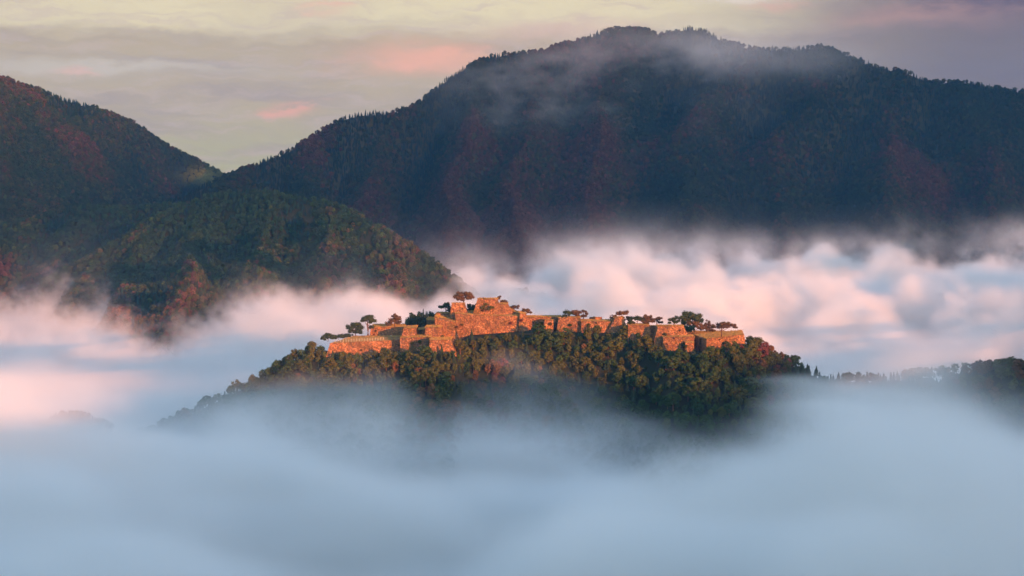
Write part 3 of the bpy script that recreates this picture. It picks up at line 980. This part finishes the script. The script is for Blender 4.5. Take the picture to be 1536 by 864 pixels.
# shrubs rooted in and against the walls
SH = np.random.default_rng(404)
SHRUB_ZONES = [(0, 648, 'against the walls of the left terraces'), (648, 800, 'against the walls round the keep'), (800, 945, 'against the walls of the middle ridge'), (945, 1200, 'against the walls of the right bastions')]
for front in ALL_TOPS:
    if len(front) < 2:
        continue
    length = (front[-1][0] - front[0][0]).length
    for _ in range(int(length / 11) + (SH.random() < .5)):
        i = SH.integers(0, len(front) - 1)
        u, v = SH.random(), SH.choice([SH.uniform(.75, 1.05), SH.uniform(.1, .8), 0.0], p=[.6, .22, .18])
        T, B = front[i][0].lerp(front[i + 1][0], u), front[i][1].lerp(front[i + 1][1], u)
        p = T.lerp(B, v) + Vector((0, -.35 if v > 0 else .8, -.3))
        h = SH.uniform(1.2, 2.9) if v > .7 else SH.uniform(.8, 1.7)
        kd = SH.choice(['green', 'olive', 'red', 'rust'], p=[.35, .3, .12, .23])
        look, mt = {'green': ('small green shrub', M_GREEN), 'olive': ('small olive shrub', M_OLIVE), 'red': ('small crimson shrub', M_RED), 'rust': ('small brown shrub', M_RUST)}[kd]
        zone = next(t for a, b, t in SHRUB_ZONES if to_px(*p)[0] < b)
        tm, cm = TREE_KINDS[SH.integers(0, 6)]
        w = h * SH.uniform(1.3, 1.9)
        plant_tree('shrub', tm, cm, mt, p - Vector((0, 0, h * .25)), (w, w, h), SH.uniform(0, 6.28), look + ' growing ' + zone, 'shrub', look + 's growing ' + zone)

# wood of the castle hill: the trees that show largest one by one, the rest as one wood
LOWER = np.array([(470, 520), (491, 528), (528, 529), (570, 523.5), (602, 517), (615, 515), (642, 522), (660, 523.5), (681, 526), (684, 506), (686, 495), (700, 489.5), (725, 490), (748, 490.5), (766, 488),
                  (792, 489), (800, 484), (816, 490), (830, 490), (836, 491), (873, 492), (915, 491), (940, 491), (960, 500), (977, 503), (983, 508), (994, 519.5), (1020, 520), (1041, 523), (1059, 523), (1075, 521),
                  (1092, 517), (1117, 511), (1130, 505)])
SILH = np.array([(0, 720), (220, 640), (300, 603), (340, 583), (400, 550), (440, 527), (470, 516), (1117, 506), (1150, 516), (1200, 541), (1240, 556), (1300, 558), (1400, 552), (1450, 546), (1536, 540), (1700, 535)])


def limit_py(px):
    if 470 <= px <= 1130:
        return float(np.interp(px, LOWER[:, 0], LOWER[:, 1])) - 1.0
    return float(np.interp(px, SILH[:, 0], SILH[:, 1]))


cands = []
rr = np.random.default_rng(77)
SPC = 4.3
for x in np.arange(-470, 720, SPC):
    for y in np.arange(800, 1120, SPC):
        xx, yy = x + rr.uniform(-.45, .45) * SPC, y + rr.uniform(-.45, .45) * SPC
        z = float(hill_z(xx, yy))
        if z < 140:
            continue
        yc = float(np.interp(xx, CR[np.argsort(CR[:, 0]), 0], CR[np.argsort(CR[:, 0]), 1]))
        px0, py0 = to_px(xx, yy, z)
        on_wall = 488 < px0 < 1120
        if yy > yc - (2 if on_wall else -40):
            continue
        if px0 < -60 or px0 > 1600:
            continue
        h = rr.choice([4.2, 5.5, 7.0, 8.6, 10.5], p=[.18, .27, .27, .18, .10]) * rr.uniform(.9, 1.1)
        top = limit_py(px0) + rr.choice([0, -3, -6], p=[.40, .35, .25])
        # keep the crown below the foot of the walls and the drawn skyline
        while h > 2.0 and to_px(xx, yy, z + h)[1] < top:
            h -= .4
        if h <= 2.0:
            if not on_wall:
                continue
            h = 2.0
        cands.append((xx, yy, z, h, px0, py0))


def hill_kind(x, y, px, py):
    f = float(noise2(x, y, 300)) * .8 + rr.normal() * .55
    f += 1.5 * math.exp(-((px - 735) / 40) ** 2 - ((py - 560) / 35) ** 2) + .8 * math.exp(-((px - 1140) / 30) ** 2)
    if px > 1400:
        f -= .9
    if px > 1185 and px < 1420:
        return 'conifer' if rr.random() < .6 else 'green'
    if f > 1.75:
        return 'red'
    if f > 1.1:
        return 'orange'
    if f > .1:
        return 'olive'
    return 'conifer' if rr.random() < .27 else 'green'


ZONES = [(0, 486, 'on the misty shoulder below the left end of the ruins'), (486, 640, 'in the wood under the long low left wall'), (640, 800, 'in the wood under the keep'),
         (800, 985, 'in the wood under the low middle walls'), (985, 1120, 'in the wood under the double-stepped bastion'),
         (1120, 1200, 'where the hill falls away beyond the right-end terrace'), (1200, 1420, 'on the misty saddle between castle hill and right edge'), (1420, 1620, 'on the wooded rise at the right edge')]
LOOK = {'green': ('broadleaf_tree', 'deep green round-crowned tree', M_GREEN), 'olive': ('broadleaf_tree', 'olive yellow round-crowned tree', M_OLIVE),
        'red': ('maple_tree', 'crimson autumn tree', M_RED), 'orange': ('broadleaf_tree', 'orange brown autumn tree', M_ORANGE), 'conifer': ('cedar_tree', 'dark pointed conifer', M_CEDAR)}
TINT = {'green': (.042, .067, .017), 'olive': (.076, .079, .018), 'red': (.13, .042, .026), 'orange': (.14, .07, .024), 'conifer': (.035, .054, .023)}


def shows(c):
    """rank: clear of the fog, large, in the frame"""
    x, y, z, h, px, py = c
    if px < 400 or px > 1545:
        return -1
    foot = float(np.interp(px, [400, 486, 600, 700, 800, 900, 1000, 1100, 1200, 1300, 1420, 1540], [545, 555, 575, 590, 590, 600, 620, 630, 590, 575, 590, 590]))
    if py - 8 > foot:
        return 0
    return h + rr.random() * 2


rank = sorted(range(len(cands)), key=lambda i: -shows(cands[i]))
singles = set(rank[:285])
rest = []
for i, (x, y, z, h, px, py) in enumerate(cands):
    kd = hill_kind(x, y, px, py)
    if i in singles:
        nm, look, mt = LOOK[kd]
        zone = next(t for a, b, t in ZONES if a <= px < b or b == 1620)
        tm, cm = (CONIFERS if kd == 'conifer' else TREE_KINDS)[rr.integers(0, 3 if kd == 'conifer' else 6)]
        w = h * (rr.uniform(.95, 1.2) if kd == 'conifer' else rr.choice([.72, .95, 1.15, 1.4]) * rr.uniform(.92, 1.08))
        plant_tree(nm, tm, cm, mt, (x, y, z - .2), (w, w, h), rr.uniform(0, 6.28), look + ' ' + zone, 'tree', look.replace('tree', 'trees') + ' ' + zone)
    else:
        c = np.array(TINT[kd]) * rr.uniform(.75, 1.3)
        w = h * rr.uniform(.95, 1.25)
        rest.append((x, y, z - .2, w, w, h, (4 + rr.integers(0, 2)) if kd == 'conifer' else rr.integers(0, 4), *c))
rest = np.array(rest)
gn_forest('forest', rest[:, :3], rest[:, 3:6], rest[:, 6].astype(int), np.concatenate([rest[:, 7:10], np.ones((len(rest), 1))], 1), PROTOS, 'misty wood on the lower slopes of the castle hill')
# dark knoll of trees behind the middle step (left of the keep)
kz = []
for i in range(260):
    px = RNG.uniform(598, 672)
    top = np.interp(px, [598, 607, 620, 640, 660, 672], [489, 474, 464, 460, 464, 474])
    Y = RNG.uniform(1112, 1150)
    py = top + RNG.uniform(0, 1) ** .7 * 22 + 8
    p = at(px, py, Y)
    kz.append((p.x, Y, p.z - 4, 6, 6, RNG.uniform(5, 8), 4 + RNG.integers(0, 2) if RNG.random() < .5 else RNG.integers(0, 4), *(np.array((.035, .052, .022)) * RNG.uniform(.7, 1.4))))
kz = np.array(kz)
gn_forest('forest', kz[:, :3], kz[:, 3:6], kz[:, 6].astype(int), np.concatenate([kz[:, 7:10], np.ones((len(kz), 1))], 1), PROTOS, 'dark wooded mound behind the middle step of the ruins')
xs = np.linspace(-112, -40, 30)
MP = []
for j, Y in enumerate(np.linspace(1108, 1165, 14)):
    for x in xs:
        px = 768 + F * x / Y
        top = float(np.interp(px, [560, 598, 610, 622, 640, 660, 674, 700], [520, 500, 488, 478, 473, 476, 486, 510]))
        MP.append((x, Y, at(px, top, 1135).z - 8 * (abs(j - 6.5) / 6.5) ** 2 - 1))
tag(link('hill', grid_mesh('mound', np.array(MP).reshape(14, 30, 3).transpose(1, 0, 2)), M_SOIL), 'wooded mound behind the middle step', kind='structure')


# ------------------------------------------------------------------ fog
def fog_volume(name, lo, hi, n, D, colour, label, aniso=0.0):
    me = bpy.data.meshes.new(name)
    me.vertices.add(D.size)
    a = me.attributes.new('fog_density', 'FLOAT', 'POINT')
    a.data.foreach_set('value', (D * 1000).astype(np.float32).ravel())
    m = bpy.data.materials.new(name)
    m.use_nodes = True
    T = m.node_tree
    T.nodes.clear()
    out = T.nodes.new('ShaderNodeOutputMaterial')
    pv = T.nodes.new('ShaderNodeVolumePrincipled')
    T.links.new(pv.outputs[0], out.inputs['Volume'])
    pv.inputs['Color'].default_value = colour
    pv.inputs['Density'].default_value = .001
    pv.inputs['Density Attribute'].default_value = 'density'
    pv.inputs['Anisotropy'].default_value = aniso
    o = link(name, me, m)
    tag(o, label, 'fog', kind='stuff')
    g = bpy.data.node_groups.new(name, 'GeometryNodeTree')
    g.interface.new_socket('Geometry', in_out='INPUT', socket_type='NodeSocketGeometry')
    g.interface.new_socket('Geometry', in_out='OUTPUT', socket_type='NodeSocketGeometry')
    N, L = g.nodes, g.links
    gi, go = N.new('NodeGroupInput'), N.new('NodeGroupOutput')
    vc = N.new('GeometryNodeVolumeCube')
    vc.inputs['Min'].default_value = lo
    vc.inputs['Max'].default_value = hi
    for i, c in enumerate('XYZ'):
        vc.inputs['Resolution ' + c].default_value = n[i]
    si = N.new('GeometryNodeSampleIndex')
    si.data_type = 'FLOAT'
    si.domain = 'POINT'
    na = N.new('GeometryNodeInputNamedAttribute')
    na.data_type = 'FLOAT'
    na.inputs['Name'].default_value = 'fog_density'
    pos = N.new('GeometryNodeInputPosition')

    def vm(op, s, b=None):
        v = N.new('ShaderNodeVectorMath')
        v.operation = op
        L.new(s, v.inputs[0])
        if b is not None:
            v.inputs[1].default_value = b
        return v
    lo_, hi_ = np.array(lo, float), np.array(hi, float)
    r = vm('SUBTRACT', pos.outputs[0], tuple(lo_))
    r = vm('MULTIPLY', r.outputs[0], tuple((np.array(n) - 1) / (hi_ - lo_)))
    r = vm('ADD', r.outputs[0], (.5, .5, .5))
    r = vm('FLOOR', r.outputs[0])
    r = vm('DOT_PRODUCT', r.outputs[0], (n[1] * n[2], n[2], 1))
    ri = N.new('FunctionNodeFloatToInt')
    ri.rounding_mode = 'ROUND'
    L.new(r.outputs['Value'], ri.inputs[0])
    L.new(gi.outputs[0], si.inputs['Geometry'])
    L.new(na.outputs[0], si.inputs['Value'])
    L.new(ri.outputs[0], si.inputs['Index'])
    L.new(si.outputs[0], vc.inputs['Density'])
    sm = N.new('GeometryNodeSetMaterial')
    sm.inputs['Material'].default_value = m
    L.new(vc.outputs[0], sm.inputs[0])
    L.new(sm.outputs[0], go.inputs[0])
    md = o.modifiers.new('fog', 'NODES')
    md.node_group = g
    return o


def fog_axes(lo, hi, n):
    return np.meshgrid(*[np.linspace(lo[i], hi[i], n[i], dtype=np.float32) for i in range(3)], indexing='ij')


def close_edges(D):
    for ax in range(3):
        sl = [slice(None)] * 3
        for e in (0, -1):
            sl[ax] = e
            D[tuple(sl)] = 0
    return D


def fog_top_map(x, y, ctl):
    """height of the fog's surface from control places (px, py, depth, reach)"""
    num, den = 0, 1e-9
    for px, py, Y, reach in ctl:
        p = at(px, py, Y)
        d2 = ((x - p.x) / reach) ** 2 + ((y - p.y) / (reach * 1.3)) ** 2
        w = np.exp(-d2 * .5) + 1e-5 / (1 + d2)
        num = num + w * p.z
        den = den + w
    return num / den


FOG_CTL = [  # near fog lapping the hill
    (100, 860, 570, 120), (500, 850, 575, 120), (1000, 850, 575, 120), (1450, 850, 575, 120),
    (60, 700, 820, 90), (250, 665, 850, 80), (480, 640, 850, 70), (700, 660, 850, 70), (950, 690, 850, 70), (1250, 690, 850, 70), (1480, 700, 830, 70),
    (420, 542, 972, 40), (520, 538, 965, 40), (620, 550, 962, 40), (700, 554, 958, 40), (790, 562, 955, 40), (880, 578, 945, 40), (960, 618, 932, 40), (1060, 640, 925, 40), (1130, 652, 930, 40), (1200, 624, 950, 40), (1290, 598, 955, 45), (1370, 602, 935, 45), (1450, 630, 895, 40), (1540, 632, 880, 50),
    (90, 604, 985, 60), (220, 615, 1000, 50), (310, 566, 1010, 45), (390, 542, 1004, 38), (455, 532, 1000, 28),
    # behind the castle, shallow dip then billows up to the mountain foot
    (100, 565, 1150, 90), (350, 540, 1200, 90), (150, 512, 1350, 90), (600, 530, 1250, 90), (900, 520, 1250, 100), (1200, 555, 1200, 80), (1450, 555, 1150, 90),
    (-50, 458, 1550, 110), (150, 474, 1550, 100), (350, 476, 1520, 100), (560, 462, 1560, 90), (760, 445, 1600, 90), (960, 428, 1600, 90), (1150, 425, 1600, 100), (1350, 415, 1500, 90), (1500, 405, 1450, 80),
    (160, 452, 1620, 80), (270, 452, 1620, 80), (380, 456, 1600, 70), (0, 466, 1800, 90), (300, 460, 1800, 90), (600, 440, 1900, 90), (800, 425, 1950, 90), (950, 405, 1950, 90), (1120, 405, 1950, 90), (1300, 392, 1900, 90), (1480, 378, 1800, 90),
    (700, 412, 2250, 100), (900, 405, 2250, 100), (1100, 398, 2250, 100), (1300, 405, 2250, 100), (1500, 395, 2200, 100)]


def bank_noise(fn, vox, beta, seed, wave, sx=1.0, sy=1.0, sz=1.0, lean=0.0):
    """noise on the bank's grid; wave = longest wavelength in metres; s* > 1 draws the shapes out along that axis"""
    ext = [fn[i] * vox[i] for i in range(3)]
    o = fft_noise(fn, beta, seed, (sx, sy * ext[0] / ext[1], sz * ext[0] / ext[2]), ext[0] / wave)
    if lean:
        for k in range(fn[2]):
            o[:, :, k] = np.roll(o[:, :, k], -int(k * lean), 0)
    return o


# near bank: smooth, drawn out in streaks
flo, fhi, fn = (-620., 400., 120.), (620., 1240., 270.), (200, 140, 62)
X, Y, Z = fog_axes(flo, fhi, fn)
vox = [(fhi[i] - flo[i]) / (fn[i] - 1) for i in range(3)]
Hmap = fog_top_map(X[:, :, 0], Y[:, :, 0], FOG_CTL).astype(np.float32)[:, :, None]
nA = bank_noise(fn, vox, 3.6, 81, 210, 1.6, 1.0, 1.5)
nB = bank_noise(fn, vox, 3.0, 82, 105, 2.0, 1.0, 1.2, .2)
hill_near = sstep(Y, 860, 930)
q = (Hmap + (26 - 18 * hill_near) * nA + (19 - 12 * hill_near) * nB + 4 - Z) / (30 + 8 * hill_near)
D = .034 * np.clip(q, 0, 1) ** 1.7
thin = np.clip(nA * .6 + nB * .6 - .2, 0, 2) * np.exp(-np.abs(Z - Hmap - 12) / 14) * .0016
D = (D + thin) * (1 - sstep(Y, 1120, 1230))
D = close_edges(np.clip(D, 0, .04))
D[D < 2e-5] = 0
fog_volume('fog', flo, fhi, fn, D, (1, .982, .945, 1), 'shaded sea of fog in front of the castle hill')

# far bank: torn billows catching the sun
flo, fhi, fn = (-1010., 1110., 150.), (1150., 2440., 345.), (480, 300, 58)
X, Y, Z = fog_axes(flo, fhi, fn)
vox = [(fhi[i] - flo[i]) / (fn[i] - 1) for i in range(3)]
Hmap = fog_top_map(X[:, :, 0], Y[:, :, 0], FOG_CTL).astype(np.float32)[:, :, None]
nA = bank_noise(fn, vox, 3.6, 51, 260, 1.0, 1.0, 1.0, .06)
nB = bank_noise(fn, vox, 3.2, 52, 95, 1.0, 1.0, 1.15, .12)
nC = bank_noise(fn, vox, 2.4, 53, 34, 1.0, 1.0, 1.1, .15)
far = sstep(Y, 1150, 1450)
right = sstep(X, 150, 450)
calm = 1 - .65 * (1 - sstep(X, -260, -60)) * (1 - sstep(Y, 1400, 1600))
q = (Hmap + (6 + 7 * far + 5 * right * far) * calm * nA + (3 + 8 * far + 5 * far * sstep(X, -250, 0)) * calm * nB + 2 * far - Z) / (40 - 10 * far + 26 * far * (1 - sstep(X, -320, -60)))
q = q - far * (.50 * np.abs(nC) - .14 * nC) * (1 - .7 * np.clip(q, 0, 1))
D = .038 * np.clip(q, 0, 1) ** 1.5
rag = np.clip(nA * .6 + nB * .6 + nC * .3 - .55, 0, 2.0)
D += far * .0042 * rag * np.exp(-np.clip(Z - Hmap, 0, None) / 26) * (.25 + .75 * sstep(X, -260, -120))
# a shaded, much thinner sheet creeping up the foot of the mountain
sheet = sstep(Y, 1800, 1950) * sstep(X, -190, -60) * np.exp(-((Z - Hmap - 22) / 24) ** 2)
D += .0024 * sheet * np.clip(.35 + .55 * nA + .65 * nB + .35 * nC, 0, 2.2)
D *= (1 - sstep(Z, 285, 340)) * sstep(Y, 1120, 1230)
D = close_edges(np.clip(D, 0, .04))
D[D < 2e-5] = 0
fog_volume('fog', flo, fhi, fn, D, (.958, .938, .902, 1), 'torn sunlit fog bank behind the castle')

# veil of cloud clinging to the mountain top
vlo, vhi, vn = (-260., 2300., 380.), (860., 3050., 700.), (170, 80, 60)
X, Y, Z = fog_axes(vlo, vhi, vn)
v1 = fft_noise(vn, 2.1, 61, (1, 1.3, 2.6))
v2 = fft_noise(vn, 1.7, 62, (1, 1.2, 1.6))
env = 0
for px, py, dy, sx, sz, a in ((800, 130, 2750, 90, 42, 1.0), (960, 95, 2800, 120, 40, 1.1), (1070, 80, 2800, 90, 30, .7), (1200, 90, 2780, 80, 22, .3), (730, 115, 2700, 60, 30, .6), (870, 80, 2820, 80, 26, .6),
                              (760, 185, 2650, 60, 22, .7), (900, 170, 2700, 90, 30, .5), (1010, 165, 2650, 80, 24, .35)):
    p = at(px, py, dy)
    env = env + a * np.exp(-.5 * (((X - p.x) / sx) ** 2 + ((Y - p.y) / 110) ** 2 + ((Z - p.z) / sz) ** 2))
D = .0014 * env * np.clip(.25 + .85 * v1 + .75 * v2, 0, 2.8)
D[D < 2e-5] = 0
fog_volume('cloud', vlo, vhi, vn, close_edges(D), (.95, .97, 1, 1), 'thin veil of cloud over the mountain top')

# broken cloud deck, unseen, added on the right to shade the mountains
clo, chi, cn = (500., -3100., 1000.), (5600., 2300., 1160.), (110, 110, 8)
X, Y, Z = fog_axes(clo, chi, cn)
c1 = fft_noise(cn[:2], 2.2, 71)[:, :, None]
D = .0020 * np.clip(.95 + .5 * c1, .1, 2) * (.42 * sstep(Y, -2990, -2680) + .58 * sstep(Y, -2400, -1900) * (.22 + .78 * sstep(X + .5 * Y, 1050, 1550))) * np.sin(np.clip((Z - 1000) / 160, 0, 1) * math.pi)
fog_volume('cloud', clo, chi, cn, close_edges(D), (.97, .97, .98, 1), 'broken cloud deck out of view, added to shade the mountains')

# the air itself
hz = bpy.data.meshes.new('haze')
bm = bmesh.new()
bmesh.ops.create_cube(bm, size=1.0)
bm.to_mesh(hz)
bm.free()
hm = bpy.data.materials.new('haze')
hm.use_nodes = True
T = hm.node_tree
T.nodes.clear()
o_ = T.nodes.new('ShaderNodeOutputMaterial')
pv = T.nodes.new('ShaderNodeVolumePrincipled')
T.links.new(pv.outputs[0], o_.inputs['Volume'])
pv.inputs['Color'].default_value = (.12, .46, 1, 1)
pv.inputs['Density'].default_value = 0.38e-4
hz.materials.append(hm)
ho = bpy.data.objects.new('haze', hz)
COL.objects.link(ho)
ho.location = (0, 1100, (GROUND_Z - 9 + 720) / 2)
ho.scale = (13010, 8210, 720 - GROUND_Z + 9)
ho['kind'] = 'stuff'
ho['label'] = 'blue morning haze'


# ------------------------------------------------------------------ visitors and the rope fence on the ruins
def person_mesh(pose, seed):
    """one small standing figure as one continuous skin"""
    r = np.random.default_rng(seed)
    a = .10 + .05 * pose
    J = {'pelvis': (0, 0, .92), 'belly': (0, .01, 1.10), 'chest': (0, 0, 1.32), 'neck': (0, 0, 1.47), 'head': (0, -.02, 1.58), 'crown': (0, -.01, 1.70),
         'hipl': (.10, 0, .88), 'kneel': (.11, -.03, .49), 'ankl': (.12, .02, .09), 'toel': (.13, -.14, .04), 'hipr': (-.10, 0, .88), 'kneer': (-.11, -.01 - a * .3, .49), 'ankr': (-.12, .03, .09), 'toer': (-.13, -.13, .04),
         'shl': (.19, 0, 1.40), 'ell': (.27, .03, 1.12), 'hal': (.24, -.10 - a, .90), 'shr': (-.19, 0, 1.40), 'elr': (-.26, .02, 1.12), 'har': (-.20, -.18 * pose - .06, .92 + .3 * pose)}
    E = [('pelvis', 'belly'), ('belly', 'chest'), ('chest', 'neck'), ('neck', 'head'), ('head', 'crown'), ('pelvis', 'hipl'), ('hipl', 'kneel'), ('kneel', 'ankl'), ('ankl', 'toel'),
         ('pelvis', 'hipr'), ('hipr', 'kneer'), ('kneer', 'ankr'), ('ankr', 'toer'), ('chest', 'shl'), ('shl', 'ell'), ('ell', 'hal'), ('chest', 'shr'), ('shr', 'elr'), ('elr', 'har')]
    rad = dict(pelvis=.15, belly=.14, chest=.16, neck=.06, head=.10, crown=.075, hipl=.10, hipr=.10, kneel=.065, kneer=.065, ankl=.05, ankr=.05, toel=.035, toer=.035, shl=.075, shr=.075, ell=.05, elr=.05, hal=.04, har=.04)
    names = list(J)
    me = bpy.data.meshes.new('person')
    bm = bmesh.new()
    L = bm.verts.layers.skin.verify()
    vs = []
    for n in names:
        v = bm.verts.new(J[n])
        v[L].radius = (rad[n], rad[n])
        v[L].use_root = n == 'pelvis'
        vs.append(v)
    for p, q in E:
        bm.edges.new((vs[names.index(p)], vs[names.index(q)]))
    bm.to_mesh(me)
    bm.free()
    return me


def cloth_mat(name, c):
    m, nb, b = base_mat(name)
    g = nb.node('ShaderNodeTexCoord')
    sp = nb.node('ShaderNodeSeparateXYZ')
    nb.put(sp.inputs[0], g.outputs['Object'])
    col = nb.mix(nb.m('GREATER_THAN', sp.outputs[2], .92), (.03, .035, .05, 1), c)
    col = nb.mix(nb.m('GREATER_THAN', sp.outputs[2], 1.47), col, (.40, .24, .16, 1))
    col = nb.mix(nb.m('GREATER_THAN', sp.outputs[2], 1.64), col, (.03, .02, .015, 1))
    nb.put(b.inputs['Base Color'], col)
    return m


PEOPLE = [(725, 448.6, 1092, (.04, .04, .06, 1), 'person in dark clothes standing on top of the tallest keep block', 0, .2),
          (586.5, 504.2, 1078, (.75, .70, .62, 1), 'person in pale jacket standing alone on the left terrace below the shaded wall', 0, .6),
          (501, 512.6, 1048, (.70, .66, .60, 1), 'person in light clothes near the outer end of the lowest terrace', 1, -.5),
          (507, 511.8, 1050, (.45, .40, .36, 1), 'person in drab clothes beside the light-clothed one near the outer end of the lowest terrace', 0, .9),
          (836, 476.8, 1080, (.60, .52, .45, 1), 'person in tan jacket on the grassy embankment left of the tree trio', 0, 2.0),
          (912.5, 482.5, 1066, (.03, .03, .04, 1), 'person in black standing beside the rounded bastion on the middle wall', 1, 1.2),
          (985, 489.8, 1036, (.30, .16, .30, 1), 'person in purple on the wall beside the dark gateway gap', 0, .4)]


def drop_to_top(p):
    """set feet on whatever surface lies under p"""
    dg = bpy.context.evaluated_depsgraph_get()
    hit, loc, *_ = S.ray_cast(dg, Vector((p.x, p.y, p.z + 9)), Vector((0, 0, -1)), distance=60)
    return loc if hit else p


bpy.context.view_layer.update()
spots = [drop_to_top(at(p[0], p[1], p[2])) for p in PEOPLE]
for (px, py, Yd, c, label, pose, rot), loc in zip(PEOPLE, spots):
    me = person_mesh(pose, int(px))
    o = link('person', me, cloth_mat('clothes', c))
    o.location = loc
    o.rotation_euler = (0, 0, rot)
    tag(o, label, 'person')
    k = o.modifiers.new('skin', 'SKIN')
    k.use_smooth_shade = True
    o.modifiers.new('smooth', 'SUBSURF').levels = 1

# rope fence along the broad left terrace
M_POST = ground_mat('pale_wood', (.45, .38, .28, 1), (.62, .54, .42, 1), 3.0)
fence = bpy.data.objects.new('rope_fence', None)
COL.objects.link(fence)
fpts = []
for i in range(19):
    t = i / 18
    px = 503 + t * 72
    base = at(px, 513.6 - t * 2.6, 1045.5 + t * 13.5)
    fpts.append(base)
flocs = [drop_to_top(p) for p in fpts]
fence.location = flocs[0]
tag(fence, 'pale post and rope fence along the edge of the broad left terrace', 'fence', kind='thing')
bm = bmesh.new()
bmesh.ops.create_cone(bm, cap_ends=True, segments=8, radius1=.19, radius2=.15, depth=2.2, matrix=Matrix.Translation((0, 0, .8)))
bmesh.ops.create_icosphere(bm, subdivisions=1, radius=.19, matrix=Matrix.Translation((0, 0, 1.9)))
pm = bpy.data.meshes.new('post')
bm.to_mesh(pm)
bm.free()
pm.materials.append(M_POST)
RV, RF = [], []
for i, p in enumerate(flocs):
    q = bpy.data.objects.new('post', pm)
    COL.objects.link(q)
    q.parent = fence
    q.location = p - flocs[0]
    if i:
        a, b = flocs[i - 1] - flocs[0] + Vector((0, 0, 1.05)), p - flocs[0] + Vector((0, 0, 1.05))
        tube(RV, RF, [tuple(a.lerp(b, t) - Vector((0, 0, .5 * t * (1 - t)))) for t in (0, .25, .5, .75, 1)], [.03] * 5, 5)
link('rope', mesh_from('rope', RV, RF), M_POST, fence)
